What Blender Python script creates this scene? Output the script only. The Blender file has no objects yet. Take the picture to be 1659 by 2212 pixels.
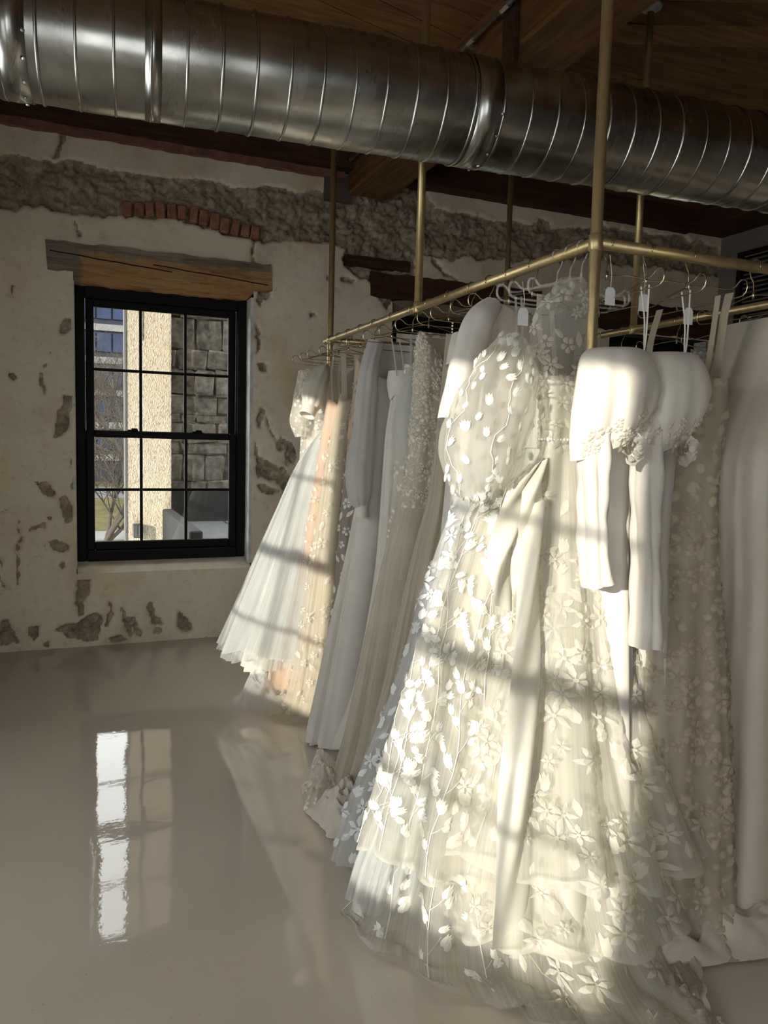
import bpy, math, random
import numpy as np
from mathutils import Vector, Matrix, Euler

random.seed(7)
RNG = np.random.default_rng(11)
scene = bpy.context.scene
COL = scene.collection

# ------------------------------------------------------------------ camera
CAM_H = 1.4
FPX, YAW, PITCH, ROLL = 1633.43, 0.3914, 0.0919, 0.0261
_f = np.array([math.sin(YAW)*math.cos(PITCH), math.cos(YAW)*math.cos(PITCH), -math.sin(PITCH)])
_r0 = np.array([math.cos(YAW), -math.sin(YAW), 0.0]); _u0 = np.cross(_r0, _f)
_r = _r0*math.cos(ROLL) + _u0*math.sin(ROLL); _u = -_r0*math.sin(ROLL) + _u0*math.cos(ROLL)
cam = bpy.data.cameras.new('camera'); cam_o = bpy.data.objects.new('camera', cam); COL.objects.link(cam_o)
cam.sensor_fit = 'VERTICAL'; cam.sensor_height = 36.0; cam.lens = FPX/2212*36.0
cam.clip_start = 0.02; cam.clip_end = 400
cam_o.matrix_world = Matrix(((_r[0], _u[0], -_f[0], 0), (_r[1], _u[1], -_f[1], 0), (_r[2], _u[2], -_f[2], CAM_H), (0, 0, 0, 1)))
scene.camera = cam_o

def wall_pt(px, py, Y=5.3):
    """metres on the plane Y=const for a measured point of the survey photograph"""
    d = _r*(px-829.5)/FPX - _u*(py-1106)/FPX + _f
    p = np.array([0, 0, CAM_H]) + d*(Y/d[1])
    return float(p[0]), float(p[2])

# ------------------------------------------------------------------ light
SUN_AZ, SUN_EL = math.radians(55), math.radians(11.6)       # azimuth from +Y towards +X
sdir = Vector((math.sin(SUN_AZ)*math.cos(SUN_EL), math.cos(SUN_AZ)*math.cos(SUN_EL), -math.sin(SUN_EL)))
sun = bpy.data.lights.new('sun', 'SUN'); sun.energy = 5.6; sun.color = (1.0, 0.90, 0.76); sun.angle = math.radians(0.7)
sun_o = bpy.data.objects.new('sun', sun); COL.objects.link(sun_o)
sun_o.rotation_euler = sdir.to_track_quat('-Z', 'Y').to_euler(); sun_o.location = (-12, -8, 6)
world = bpy.data.worlds.new('sky'); scene.world = world; world.use_nodes = True
bg = world.node_tree.nodes['Background']; bg.inputs[0].default_value = (1.0, 0.985, 0.97, 1); bg.inputs[1].default_value = 4.8
vs = scene.view_settings
vs.view_transform = 'Standard'; vs.look = 'None'; vs.gamma = 1.0; vs.use_curve_mapping = False; vs.exposure = 0.50
cy = scene.cycles
cy.use_denoising = True; cy.max_bounces = 12; cy.diffuse_bounces = 6; cy.glossy_bounces = 4
cy.transparent_max_bounces = 24; cy.transmission_bounces = 6; cy.sample_clamp_indirect = 6.0; cy.caustics_reflective = False; cy.caustics_refractive = False

# ------------------------------------------------------------------ helpers
def new_mat(name):
    m = bpy.data.materials.new(name); m.use_nodes = True
    nt = m.node_tree; nt.nodes.clear()
    out = nt.nodes.new('ShaderNodeOutputMaterial')
    return m, nt, out
def N(nt, t, **kw):
    n = nt.nodes.new(t)
    for k, v in kw.items():
        if k in n.inputs.keys(): n.inputs[k].default_value = v
        else: setattr(n, k, v)
    return n
def L(nt, a, b): nt.links.new(a, b)
def rgba(c): return (c[0], c[1], c[2], 1)
def coords(nt, scale=(1, 1, 1), rot=(0, 0, 0)):
    tc = N(nt, 'ShaderNodeTexCoord'); mp = N(nt, 'ShaderNodeMapping')
    geo = N(nt, 'ShaderNodeNewGeometry')
    L(nt, geo.outputs['Position'], mp.inputs[0]); mp.inputs['Scale'].default_value = scale; mp.inputs['Rotation'].default_value = rot
    return mp.outputs[0]
def ramp(nt, fac, stops):
    r = N(nt, 'ShaderNodeValToRGB'); e = r.color_ramp.elements
    while len(e) < len(stops): e.new(0.5)
    for i, (p, c) in enumerate(stops): e[i].position = p; e[i].color = rgba(c)
    L(nt, fac, r.inputs[0]); return r.outputs[0]
def noise(nt, vec, scale, detail=4, rough=0.55, dist=0):
    n = N(nt, 'ShaderNodeTexNoise'); n.inputs['Scale'].default_value = scale; n.inputs['Detail'].default_value = detail
    n.inputs['Roughness'].default_value = rough; n.inputs['Distortion'].default_value = dist
    if vec is not None: L(nt, vec, n.inputs['Vector'])
    return n.outputs[0]
def mixc(nt, fac, a, b, mode='MIX'):
    m = N(nt, 'ShaderNodeMix', data_type='RGBA', blend_type=mode)
    if isinstance(fac, (int, float)): m.inputs[0].default_value = fac
    else: L(nt, fac, m.inputs[0])
    for i, v in ((6, a), (7, b)):
        if isinstance(v, tuple): m.inputs[i].default_value = rgba(v)
        else: L(nt, v, m.inputs[i])
    return m.outputs[2]
def bump(nt, h, strength=0.3, dist=0.01):
    b = N(nt, 'ShaderNodeBump'); b.inputs['Strength'].default_value = strength; b.inputs['Distance'].default_value = dist
    L(nt, h, b.inputs['Height']); return b.outputs[0]
def principled(nt, out, color=None, rough=0.5, metal=0.0, spec=0.5, normal=None, **kw):
    p = N(nt, 'ShaderNodeBsdfPrincipled')
    if isinstance(color, tuple): p.inputs['Base Color'].default_value = rgba(color)
    elif color is not None: L(nt, color, p.inputs['Base Color'])
    if isinstance(rough, (int, float)): p.inputs['Roughness'].default_value = rough
    else: L(nt, rough, p.inputs['Roughness'])
    p.inputs['Metallic'].default_value = metal; p.inputs['Specular IOR Level'].default_value = spec
    if normal is not None: L(nt, normal, p.inputs['Normal'])
    for k, v in kw.items(): p.inputs[k].default_value = v
    L(nt, p.outputs[0], out.inputs[0]); return p

def simple_mat(name, c, rough=0.5, metal=0.0, var=0.15, scale=12, spec=0.5, bumpy=0.0):
    m, nt, out = new_mat(name); v = coords(nt)
    n = noise(nt, v, scale, 4)
    lo = tuple(x*(1-var) for x in c); hi = tuple(min(1, x*(1+var)) for x in c)
    col = ramp(nt, n, [(0.3, lo), (0.7, hi)])
    nb = bump(nt, noise(nt, v, scale*8, 3), bumpy, 0.004) if bumpy else None
    principled(nt, out, col, rough, metal, spec, nb); return m

class MB:
    def __init__(s): s.V = []; s.F = []; s.n = 0
    def add(s, V, F):
        V = np.asarray(V, float).reshape(-1, 3); b = s.n
        s.V.append(V); s.F.extend([tuple(i+b for i in f) for f in F]); s.n += len(V); return s
    def box(s, x0, x1, y0, y1, z0, z1):
        return s.add([(x0,y0,z0),(x1,y0,z0),(x1,y1,z0),(x0,y1,z0),(x0,y0,z1),(x1,y0,z1),(x1,y1,z1),(x0,y1,z1)],
                     [(0,3,2,1),(4,5,6,7),(0,1,5,4),(1,2,6,5),(2,3,7,6),(3,0,4,7)])
    def bbox(s, x0, x1, y0, y1, z0, z1, b=0.01, jit=0.0):
        """box with chamfered edges (24 verts)"""
        V = []; c = [(x0, x1), (y0, y1), (z0, z1)]
        idx = {}
        for i in range(2):
            for j in range(2):
                for k in range(2):
                    for ax in range(3):
                        p = []
                        for d, q in enumerate((i, j, k)):
                            base = c[d][q]; sg = 1 if q == 0 else -1
                            p.append(base if d == ax else base + sg*b)
                        p = [a + random.uniform(-jit, jit) for a in p]
                        idx[(i, j, k, ax)] = len(V); V.append(p)
        F = []
        F.append([idx[(0,0,0,0)], idx[(0,0,1,0)], idx[(0,1,1,0)], idx[(0,1,0,0)]]); F.append([idx[(1,0,0,0)], idx[(1,1,0,0)], idx[(1,1,1,0)], idx[(1,0,1,0)]])
        F.append([idx[(0,0,0,1)], idx[(1,0,0,1)], idx[(1,0,1,1)], idx[(0,0,1,1)]]); F.append([idx[(0,1,0,1)], idx[(0,1,1,1)], idx[(1,1,1,1)], idx[(1,1,0,1)]])
        F.append([idx[(0,0,0,2)], idx[(0,1,0,2)], idx[(1,1,0,2)], idx[(1,0,0,2)]]); F.append([idx[(0,0,1,2)], idx[(1,0,1,2)], idx[(1,1,1,2)], idx[(0,1,1,2)]])
        for a in range(3):
            e, g = [d for d in range(3) if d != a]
            for p in range(2):
                for q in range(2):
                    def key(t, ax):
                        k = [0, 0, 0]; k[a] = t; k[e] = p; k[g] = q; return idx[(k[0], k[1], k[2], ax)]
                    F.append([key(0, e), key(1, e), key(1, g), key(0, g)])
        for i in range(2):
            for j in range(2):
                for k in range(2): F.append([idx[(i,j,k,0)], idx[(i,j,k,1)], idx[(i,j,k,2)]])
        return s.add(V, F)
    def tube(s, pts, r, seg=8, caps=True):
        pts = np.asarray(pts, float); n = len(pts); r = np.broadcast_to(np.asarray(r, float), (n,))
        T = np.gradient(pts, axis=0); T /= np.linalg.norm(T, axis=1)[:, None] + 1e-12
        up = np.array([0, 0, 1.0]) if abs(T[0][2]) < 0.9 else np.array([1.0, 0, 0])
        a = np.cross(T[0], up); a /= np.linalg.norm(a); V = []
        for i in range(n):
            a = a - T[i]*(a@T[i]); a /= np.linalg.norm(a) + 1e-12; b = np.cross(T[i], a)
            for k in range(seg):
                t = 2*math.pi*k/seg; V.append(pts[i] + r[i]*(math.cos(t)*a + math.sin(t)*b))
        F = [(i*seg+k, i*seg+(k+1) % seg, (i+1)*seg+(k+1) % seg, (i+1)*seg+k) for i in range(n-1) for k in range(seg)]
        if caps: F.append(tuple(range(seg))[::-1]); F.append(tuple((n-1)*seg+k for k in range(seg)))
        return s.add(V, F)
    def lathe(s, o, axis, prof, seg=24):
        """prof: (dist along axis, radius)"""
        axis = np.asarray(axis, float); axis /= np.linalg.norm(axis); o = np.asarray(o, float)
        up = np.array([0, 0, 1.0]) if abs(axis[2]) < 0.9 else np.array([1.0, 0, 0])
        a = np.cross(axis, up); a /= np.linalg.norm(a); b = np.cross(axis, a); V = []
        for d, r in prof:
            for k in range(seg):
                t = 2*math.pi*k/seg; V.append(o + axis*d + r*(math.cos(t)*a + math.sin(t)*b))
        n = len(prof)
        F = [(i*seg+k, i*seg+(k+1) % seg, (i+1)*seg+(k+1) % seg, (i+1)*seg+k) for i in range(n-1) for k in range(seg)]
        return s.add(V, F)
    def build(s, name, mat, parent=None, smooth=False, solid=0.0):
        V = np.concatenate(s.V) if s.V else np.zeros((0, 3))
        return link_mesh(name, V, s.F, mat, parent, smooth)

def link_mesh(name, V, F, mat, parent=None, smooth=False):
    V = np.asarray(V, float); lo, hi = V.min(0), V.max(0)
    org = np.array([(lo[0]+hi[0])/2, (lo[1]+hi[1])/2, lo[2]])
    me = bpy.data.meshes.new(name)
    if isinstance(F, np.ndarray):
        k = F.shape[1]; me.vertices.add(len(V)); me.vertices.foreach_set('co', (V-org).ravel())
        me.loops.add(F.size); me.loops.foreach_set('vertex_index', F.ravel().astype(np.int32))
        me.polygons.add(len(F)); me.polygons.foreach_set('loop_start', np.arange(0, F.size, k, dtype=np.int32))
        me.update(calc_edges=True)
    else:
        me.from_pydata((V-org).tolist(), [], F); me.update()
    if smooth: me.polygons.foreach_set('use_smooth', np.ones(len(me.polygons), bool))
    me.materials.append(mat)
    o = bpy.data.objects.new(name, me); COL.objects.link(o); o.location = org
    if parent is not None: adopt(o, parent)
    return o
def adopt(o, parent):
    o.parent = parent; o.matrix_parent_inverse = Matrix.Identity(4)
    o.location = Vector(o.location) - world_loc(parent)
def world_loc(o):
    v = Vector(o.location)
    while o.parent is not None: o = o.parent; v = v + Vector(o.location)
    return v
def empty(name, loc, label=None, cat=None, group=None, kind=None):
    o = bpy.data.objects.new(name, None); COL.objects.link(o); o.location = loc; o.empty_display_size = 0.1
    return tag(o, label, cat, group, kind)
def tag(o, label=None, cat=None, group=None, kind=None):
    if label: o['label'] = label
    if cat: o['category'] = cat
    if group: o['group'] = group
    if kind: o['kind'] = kind
    return o

# value noise on arrays (for real relief)
_perm = RNG.random((64, 64))
def vnoise(x, y):
    xi = np.floor(x).astype(int); yi = np.floor(y).astype(int); xf = x-xi; yf = y-yi
    xf = xf*xf*(3-2*xf); yf = yf*yf*(3-2*yf); g = lambda a, b: _perm[a % 64, b % 64]
    return (g(xi, yi)*(1-xf)+g(xi+1, yi)*xf)*(1-yf) + (g(xi, yi+1)*(1-xf)+g(xi+1, yi+1)*xf)*yf
def fbm(x, y, oct=4, gain=0.5):
    s = 0; a = 1; t = 0
    for i in range(oct): s = s + a*vnoise(x*2**i+17.3*i, y*2**i+9.1*i); t += a; a *= gain
    return s/t

# ------------------------------------------------------------------ materials
def wood_mat(name, c0, c1, grain_axis='X', rough=0.7, scale=1.0, knots=True):
    m, nt, out = new_mat(name)
    sc = {'X': (1.2, 14, 14), 'Y': (14, 1.2, 14), 'Z': (14, 14, 1.2)}[grain_axis]
    v = coords(nt, tuple(s*scale for s in sc)); n = noise(nt, v, 2.2, 6, 0.6, 0.6)
    v2 = coords(nt); big = noise(nt, v2, 2.5, 3)
    c = ramp(nt, n, [(0.28, tuple(x*0.55 for x in c0)), (0.45, c0), (0.62, c1), (0.8, tuple(x*0.8 for x in c0))])
    c = mixc(nt, big, c, tuple(x*0.7 for x in c0), 'MIX') if False else c
    rgh = rough
    principled(nt, out, c, rgh, 0, 0.3, bump(nt, n, 0.35, 0.006)); return m
M = {}
M['wood_plank'] = wood_mat('ceiling_plank_wood', (0.125, 0.058, 0.019), (0.18, 0.092, 0.034), 'X', 0.6)
M['wood_beam'] = wood_mat('beam_wood', (0.125, 0.057, 0.019), (0.18, 0.092, 0.033), 'Y', 0.6)
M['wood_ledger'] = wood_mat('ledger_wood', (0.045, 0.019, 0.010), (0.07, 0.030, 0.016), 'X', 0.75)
M['wood_grey'] = wood_mat('weathered_wood', (0.17, 0.13, 0.09), (0.24, 0.19, 0.13), 'X', 0.85)

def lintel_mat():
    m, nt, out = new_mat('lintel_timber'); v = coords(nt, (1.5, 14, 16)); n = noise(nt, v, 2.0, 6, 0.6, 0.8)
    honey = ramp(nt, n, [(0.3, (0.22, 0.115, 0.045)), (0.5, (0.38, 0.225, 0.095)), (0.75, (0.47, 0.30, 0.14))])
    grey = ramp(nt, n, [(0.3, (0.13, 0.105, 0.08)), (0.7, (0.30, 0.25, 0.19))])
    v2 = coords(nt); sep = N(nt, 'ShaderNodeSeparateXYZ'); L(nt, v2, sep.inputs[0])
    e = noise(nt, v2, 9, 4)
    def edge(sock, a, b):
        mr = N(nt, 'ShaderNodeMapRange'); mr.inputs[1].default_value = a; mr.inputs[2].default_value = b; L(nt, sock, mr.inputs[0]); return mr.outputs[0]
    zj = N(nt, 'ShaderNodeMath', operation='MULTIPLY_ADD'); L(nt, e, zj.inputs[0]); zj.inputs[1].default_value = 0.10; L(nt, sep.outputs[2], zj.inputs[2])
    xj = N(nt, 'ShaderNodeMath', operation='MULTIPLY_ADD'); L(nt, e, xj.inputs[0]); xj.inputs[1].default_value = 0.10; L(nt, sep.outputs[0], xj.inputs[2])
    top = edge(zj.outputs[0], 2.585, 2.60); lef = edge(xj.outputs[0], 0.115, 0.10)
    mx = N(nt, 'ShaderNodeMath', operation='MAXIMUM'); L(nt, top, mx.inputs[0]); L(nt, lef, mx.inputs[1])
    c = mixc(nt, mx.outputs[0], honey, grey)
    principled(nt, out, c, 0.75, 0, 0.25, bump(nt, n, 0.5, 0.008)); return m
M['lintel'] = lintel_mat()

def wall_mat():
    m, nt, out = new_mat('old_plaster_on_rubble'); v = coords(nt)
    at = N(nt, 'ShaderNodeAttribute', attribute_name='plaster')
    n1 = noise(nt, v, 2.3, 5, 0.6); n2 = noise(nt, v, 14, 6, 0.7); n3 = noise(nt, v, 60, 3, 0.6)
    p = ramp(nt, n1, [(0.30, (0.62, 0.54, 0.42)), (0.48, (0.74, 0.66, 0.53)), (0.65, (0.80, 0.73, 0.60))])
    st = ramp(nt, n2, [(0.30, (0.62, 0.56, 0.47)), (0.47, (1, 1, 1))])
    p = mixc(nt, 0.45, p, st, 'MULTIPLY')
    och = ramp(nt, noise(nt, coords(nt, (1, 1, 0.5)), 3.1, 4, 0.5), [(0.56, (1, 1, 1)), (0.72, (0.86, 0.72, 0.48))])
    p = mixc(nt, 0.5, p, och, 'MULTIPLY')
    s = ramp(nt, n2, [(0.30, (0.24, 0.19, 0.14)), (0.52, (0.42, 0.35, 0.265)), (0.72, (0.58, 0.50, 0.39))])
    s = mixc(nt, 0.5, s, ramp(nt, n3, [(0.35, (0.55, 0.52, 0.5)), (0.6, (1, 1, 1))]), 'MULTIPLY')
    ed = N(nt, 'ShaderNodeMath', operation='MULTIPLY_ADD'); L(nt, n3, ed.inputs[0]); ed.inputs[1].default_value = 0.5; L(nt, at.outputs['Fac'], ed.inputs[2])
    sh = N(nt, 'ShaderNodeMapRange'); sh.inputs[1].default_value = 0.62; sh.inputs[2].default_value = 0.88; L(nt, ed.outputs[0], sh.inputs[0])
    c = mixc(nt, sh.outputs[0], s, p)
    h = N(nt, 'ShaderNodeMath', operation='ADD'); L(nt, n2, h.inputs[0]); L(nt, n3, h.inputs[1])
    principled(nt, out, c, 0.92, 0, 0.15, bump(nt, h.outputs[0], 0.35, 0.006)); return m
M['wall'] = wall_mat()
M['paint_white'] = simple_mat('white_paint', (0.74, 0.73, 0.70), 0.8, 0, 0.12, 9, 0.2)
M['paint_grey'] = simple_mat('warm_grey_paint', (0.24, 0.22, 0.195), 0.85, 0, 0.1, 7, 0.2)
M['jamb'] = simple_mat('flaking_jamb_paint', (0.60, 0.60, 0.58), 0.85, 0, 0.25, 11, 0.2, 0.3)
M['sill'] = simple_mat('stained_sill_plaster', (0.54, 0.47, 0.355), 0.9, 0, 0.3, 7, 0.15, 0.4)
M['black_frame'] = simple_mat('black_window_frame', (0.0045, 0.0047, 0.0047), 0.6, 0, 0.1, 5, 0.18)
M['brick'] = simple_mat('red_brick', (0.33, 0.155, 0.10), 0.9, 0, 0.35, 22, 0.15, 0.6)
M['brass'] = simple_mat('brushed_brass', (0.47, 0.36, 0.18), 0.38, 0.75, 0.10, 30)
M['wire'] = simple_mat('gilt_wire', (0.62, 0.54, 0.38), 0.22, 1.0, 0.05, 20)
M['conduit'] = simple_mat('conduit_steel', (0.50, 0.50, 0.48), 0.35, 1.0, 0.1, 20)
M['black_metal'] = simple_mat('black_louvre_metal', (0.015, 0.015, 0.016), 0.4, 0.3, 0.1, 9)
M['flange'] = simple_mat('grey_flange', (0.45, 0.45, 0.43), 0.5, 0.4, 0.1, 20)

def galv():
    m, nt, out = new_mat('galvanised_steel'); v = coords(nt)
    n = noise(nt, v, 7, 5, 0.6); vo = N(nt, 'ShaderNodeTexVoronoi'); vo.inputs['Scale'].default_value = 55; L(nt, v, vo.inputs['Vector'])
    c = ramp(nt, n, [(0.3, (0.30, 0.30, 0.282)), (0.7, (0.47, 0.47, 0.445))])
    r = N(nt, 'ShaderNodeMapRange'); r.inputs[3].default_value = 0.16; r.inputs[4].default_value = 0.36; L(nt, noise(nt, coords(nt, (6, 1, 1)), 3, 5), r.inputs[0])
    principled(nt, out, c, r.outputs[0], 1.0, 0.5, bump(nt, n, 0.05, 0.01)); return m
M['galv'] = galv()

def floor_mat():
    m, nt, out = new_mat('poured_epoxy_floor'); v = coords(nt)
    c = ramp(nt, noise(nt, v, 1.1, 4), [(0.3, (0.46, 0.405, 0.335)), (0.7, (0.52, 0.465, 0.39))])
    sp = ramp(nt, noise(nt, v, 90, 2, 0.4), [(0.22, (0.6, 0.55, 0.5)), (0.27, (1, 1, 1))])
    c = mixc(nt, 0.6, c, sp, 'MULTIPLY')
    a = noise(nt, v, 3.2, 2, 0.4); b = noise(nt, v, 40, 2, 0.5)
    h = N(nt, 'ShaderNodeMath', operation='MULTIPLY_ADD'); L(nt, b, h.inputs[0]); h.inputs[1].default_value = 0.07; L(nt, a, h.inputs[2])
    principled(nt, out, c, 0.04, 0, 0.45, bump(nt, h.outputs[0], 0.20, 0.012)); return m
M['floor'] = floor_mat()

def glass_mat():
    m, nt, out = new_mat('window_glass'); fr = N(nt, 'ShaderNodeFresnel'); geo = N(nt, 'ShaderNodeNewGeometry'); ior = N(nt, 'ShaderNodeMapRange'); ior.inputs[3].default_value = 1.6; ior.inputs[4].default_value = 1/1.6
    L(nt, geo.outputs['Backfacing'], ior.inputs[0]); L(nt, ior.outputs[0], fr.inputs[0])
    tr = N(nt, 'ShaderNodeBsdfTransparent'); tr.inputs[0].default_value = (0.93, 0.95, 0.95, 1)
    gl = N(nt, 'ShaderNodeBsdfGlossy'); gl.inputs['Roughness'].default_value = 0.0
    mx = N(nt, 'ShaderNodeMixShader'); L(nt, fr.outputs[0], mx.inputs[0]); L(nt, tr.outputs[0], mx.inputs[1]); L(nt, gl.outputs[0], mx.inputs[2])
    L(nt, mx.outputs[0], out.inputs[0]); return m
M['glass'] = glass_mat()
M['osb'] = None
def osb():
    m, nt, out = new_mat('oriented_strand_board'); v = coords(nt, (1, 1, 0.45))
    vo = N(nt, 'ShaderNodeTexVoronoi'); vo.inputs['Scale'].default_value = 120; vo.inputs['Randomness'].default_value = 1; L(nt, v, vo.inputs['Vector'])
    c = ramp(nt, vo.outputs['Color'], [(0.1, (0.27, 0.22, 0.15)), (0.35, (0.39, 0.335, 0.25)), (0.8, (0.46, 0.41, 0.33))])
    sm = ramp(nt, noise(nt, coords(nt, (3, 3, 0.5)), 5, 4), [(0.58, (1, 1, 1)), (0.62, (1.0, 1.0, 0.98))])
    principled(nt, out, mixc(nt, 1.0, c, sm, 'MULTIPLY'), 0.9, 0, 0.1, bump(nt, vo.outputs['Distance'], 0.5, 0.01)); return m
M['osb'] = osb()
M['stone'] = simple_mat('grey_limestone_block', (0.168, 0.1504, 0.1248), 0.95, 0, 0.55, 14, 0.1, 1.0)
M['mortar'] = simple_mat('old_mortar', (0.096, 0.0848, 0.0704), 0.95, 0, 0.2, 12, 0.1, 0.6)
M['flashing'] = simple_mat('dark_flashing', (0.017, 0.016, 0.016), 0.9, 0.0, 0.15, 6)
M['roofing'] = simple_mat('grey_roof_membrane', (0.12, 0.126, 0.132), 0.9, 0, 0.15, 9)
M['grass'] = simple_mat('winter_grass', (0.052, 0.0442, 0.0156), 1.0, 0, 0.35, 1.5, 0.1)
M['asphalt'] = simple_mat('asphalt_path', (0.072, 0.072, 0.072), 0.95, 0, 0.15, 3, 0.1)
M['concrete'] = simple_mat('pale_concrete', (0.108, 0.108, 0.1056), 0.9, 0, 0.12, 1.5, 0.15)
M['office'] = simple_mat('grey_facade_panel', (0.014, 0.016, 0.022), 0.8, 0, 0.15, 0.6, 0.2)
M['office_glass'] = simple_mat('blue_office_glass', (0.012, 0.02, 0.042), 0.4, 0, 0.3, 0.5, 0.12)
M['bark'] = simple_mat('grey_bark', (0.05, 0.042, 0.034), 0.95, 0, 0.3, 20, 0.1, 0.5)

# ------------------------------------------------------------------ room shell
XL, XR, YB, YF, ZC = -1.30, 5.36, -3.2, 5.30, 3.44
TH = 0.42
def structure(o): o['kind'] = 'structure'; return o
fl = MB().box(XL-TH, XR+0.2, YB-0.3, YF+TH, -0.12, 0.0).build('floor', M['floor']); structure(fl)

W1 = (0.02, 1.148, 0.549, 2.371); W2 = (2.21, 3.338, 0.549, 2.371); W3 = (4.20, 5.25, 0.549, 2.371)
def in_poly(x, z, poly):
    ins = np.zeros(x.shape, bool); n = len(poly)
    for i in range(n):
        x0, z0 = poly[i]; x1, z1 = poly[(i+1) % n]
        c = ((z0 > z) != (z1 > z)) & (x < (x1-x0)*(z-z0)/(z1-z0+1e-12)+x0); ins ^= c
    return ins
def px_poly(pts): return [wall_pt(*p) for p in pts]

def build_far_wall():
    x0, x1, z0, z1 = XL, XR, 0.0, ZC; st = 0.0125
    nx = int((x1-x0)/st); nz = int((z1-z0)/st)
    X, Z = np.meshgrid(np.linspace(x0, x1, nx+1), np.linspace(z0, z1, nz+1), indexing='ij')
    wob = lambda s, a, o: (fbm(X*s+o, Z*s+o*1.7, 4)-0.5)*2*a
    Xn = X + wob(9, 0.05, 3.1); Zn = Z + wob(9, 0.05, 8.7)
    Xs = X + wob(16, 0.03, 5.5); Zs = Z + wob(16, 0.03, 1.7)
    bare = in_poly(Xn, Zn, px_poly([(-80,322),(0,338),(130,346),(250,366),(400,386),(520,402),(640,414),(742,424),(756,330),(880,360),(990,560),(880,560),(872,595),(830,668),
              (800,615),(738,566),(748,532),(640,516),(555,518),(500,512),(440,494),(380,472),(270,470),(200,468),(100,456),(0,446),(-80,440)]))
    bare |= in_poly(Xn, Zn, px_poly([(930,452),(1060,470),(1180,488),(1290,490),(1400,505),(1480,515),(1552,530),(1552,600),(1400,575),(1300,560),(1150,565),(1050,560),(890,545)]))
    bare |= in_poly(Xn, Zn, px_poly([(880,545),(905,545),(890,600),(860,600)]))
    patches = [
      [(116,920),(128,880),(136,850),(155,852),(157,885),(150,920),(132,940),(112,946)], [(126,720),(140,690),(155,690),(154,708),(140,722)],
      [(70,1036),(100,1040),(122,1056),(118,1068),(100,1066),(85,1050)], [(132,1075),(145,1066),(161,1090),(160,1125),(146,1137),(135,1110)],
      [(108,1172),(122,1166),(134,1172),(150,1180),(146,1188),(128,1194),(112,1192)], [(86,808),(98,806),(99,838),(94,850),(86,830)], [(20,802),(34,800),(38,816),(24,820)],
      [(20,618),(30,616),(30,636),(24,634)], [(90,1116),(110,1114),(110,1124),(96,1126)], [(132,1216),(140,1212),(138,1226),(132,1226)], [(150,980),(156,1000),(148,1008)],
      [(152,1044),(162,1030),(166,1060),(156,1058)], [(92,790),(102,788),(101,798),(94,798)], [(104,757),(110,755),(110,761)], [(96,1140),(60,1146),(64,1138),(92,1134)],
      [(555,585),(575,580),(582,640),(565,660),(552,640)], [(556,780),(580,782),(578,800),(560,806)], [(553,950),(566,985),(600,1010),(640,1000),(630,960),(606,940),(620,1010),(640,1090),(625,1100),(600,1040),(570,1035),(553,1030)],
      [(553,1046),(600,1060),(598,1068),(560,1066)], [(553,700),(562,720),(560,760),(552,760)], [(560,880),(566,905),(560,930),(554,900)],
      # near the floor
      [(0,1340),(14,1342),(22,1356),(34,1368),(40,1394),(22,1396),(0,1400)], [(62,1350),(82,1348),(88,1374),(74,1384),(64,1372)], [(92,1385),(104,1384),(110,1396),(96,1398)],
      [(118,1354),(150,1350),(196,1330),(216,1322),(222,1345),(216,1375),(196,1385),(160,1384),(140,1370)], [(168,1250),(178,1230),(196,1235),(190,1270),(178,1330),(166,1330)],
      [(226,1350),(232,1306),(240,1298),(242,1330),(236,1352)], [(262,1318),(268,1316),(282,1350),(284,1380),(276,1376),(268,1350)], [(280,1336),(292,1332),(306,1366),(304,1378),(292,1370)],
      [(318,1306),(328,1302),(340,1330),(356,1350),(346,1354),(326,1348)], [(380,1318),(404,1330),(416,1356),(412,1364),(388,1360)], [(326,1360),(350,1358),(352,1370),(330,1372)], [(230,1380),(262,1370),(275,1384),(240,1392)],
      [(0,1205),(6,1215),(4,1275),(0,1290)], [(666,676),(678,672),(680,682),(668,684)], [(0,1098),(22,1100),(20,1104),(0,1102)],
      [(735,600),(760,600),(762,612),(740,610)], [(1160,475),(1190,480),(1200,510),(1170,505)],
      ]
    for p in patches: bare |= in_poly(Xs, Zs, px_poly(p))
    # thin scratches and cracks
    def crack(pts, w):
        d = np.full(X.shape, 9.0); P = px_poly(pts)
        for (ax, az), (bx, bz) in zip(P[:-1], P[1:]):
            t = np.clip(((Xs-ax)*(bx-ax)+(Zs-az)*(bz-az))/((bx-ax)**2+(bz-az)**2), 0, 1)
            d = np.minimum(d, np.hypot(Xs-ax-t*(bx-ax), Zs-az-t*(bz-az)))
        return d < w
    for pts, w in (([(136,290),(132,318),(122,345)], .014), ([(163,478),(170,500),(172,510)], .008), ([(552,500),(550,540),(546,575)], .010), ([(40,1125),(40,1200),(41,1270)], .008),
                   ([(565,885),(575,925),(600,945)], .007), ([(930,560),(960,590),(1000,620)], .008), ([(764,440),(762,480),(760,520)], .014), ([(858,445),(875,490),(880,520)], .016)): bare |= crack(pts, w)
    pits = (vnoise(X*34+3, Z*34+5) > 0.965) & (vnoise(X*3+31, Z*3+7) > 0.55); bare |= pits
    pl = 1.0 - bare.astype(float)
    for _ in range(1):
        k = pl.copy(); k[1:-1, 1:-1] = (pl[1:-1, 1:-1]*4+pl[:-2, 1:-1]+pl[2:, 1:-1]+pl[1:-1, :-2]+pl[1:-1, 2:])/8; pl = k
    rub = fbm(X*7, Z*11, 5, 0.6); rub2 = np.abs(fbm(X*16+4, Z*22+9, 3)-0.5)*2
    depth = pl*(0.014 + 0.010*(fbm(X*1.7+9, Z*1.7, 3)-0.5)) + (1-pl)*((rub-0.62)*0.10 - 0.02*(rub2 < 0.12))
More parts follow.
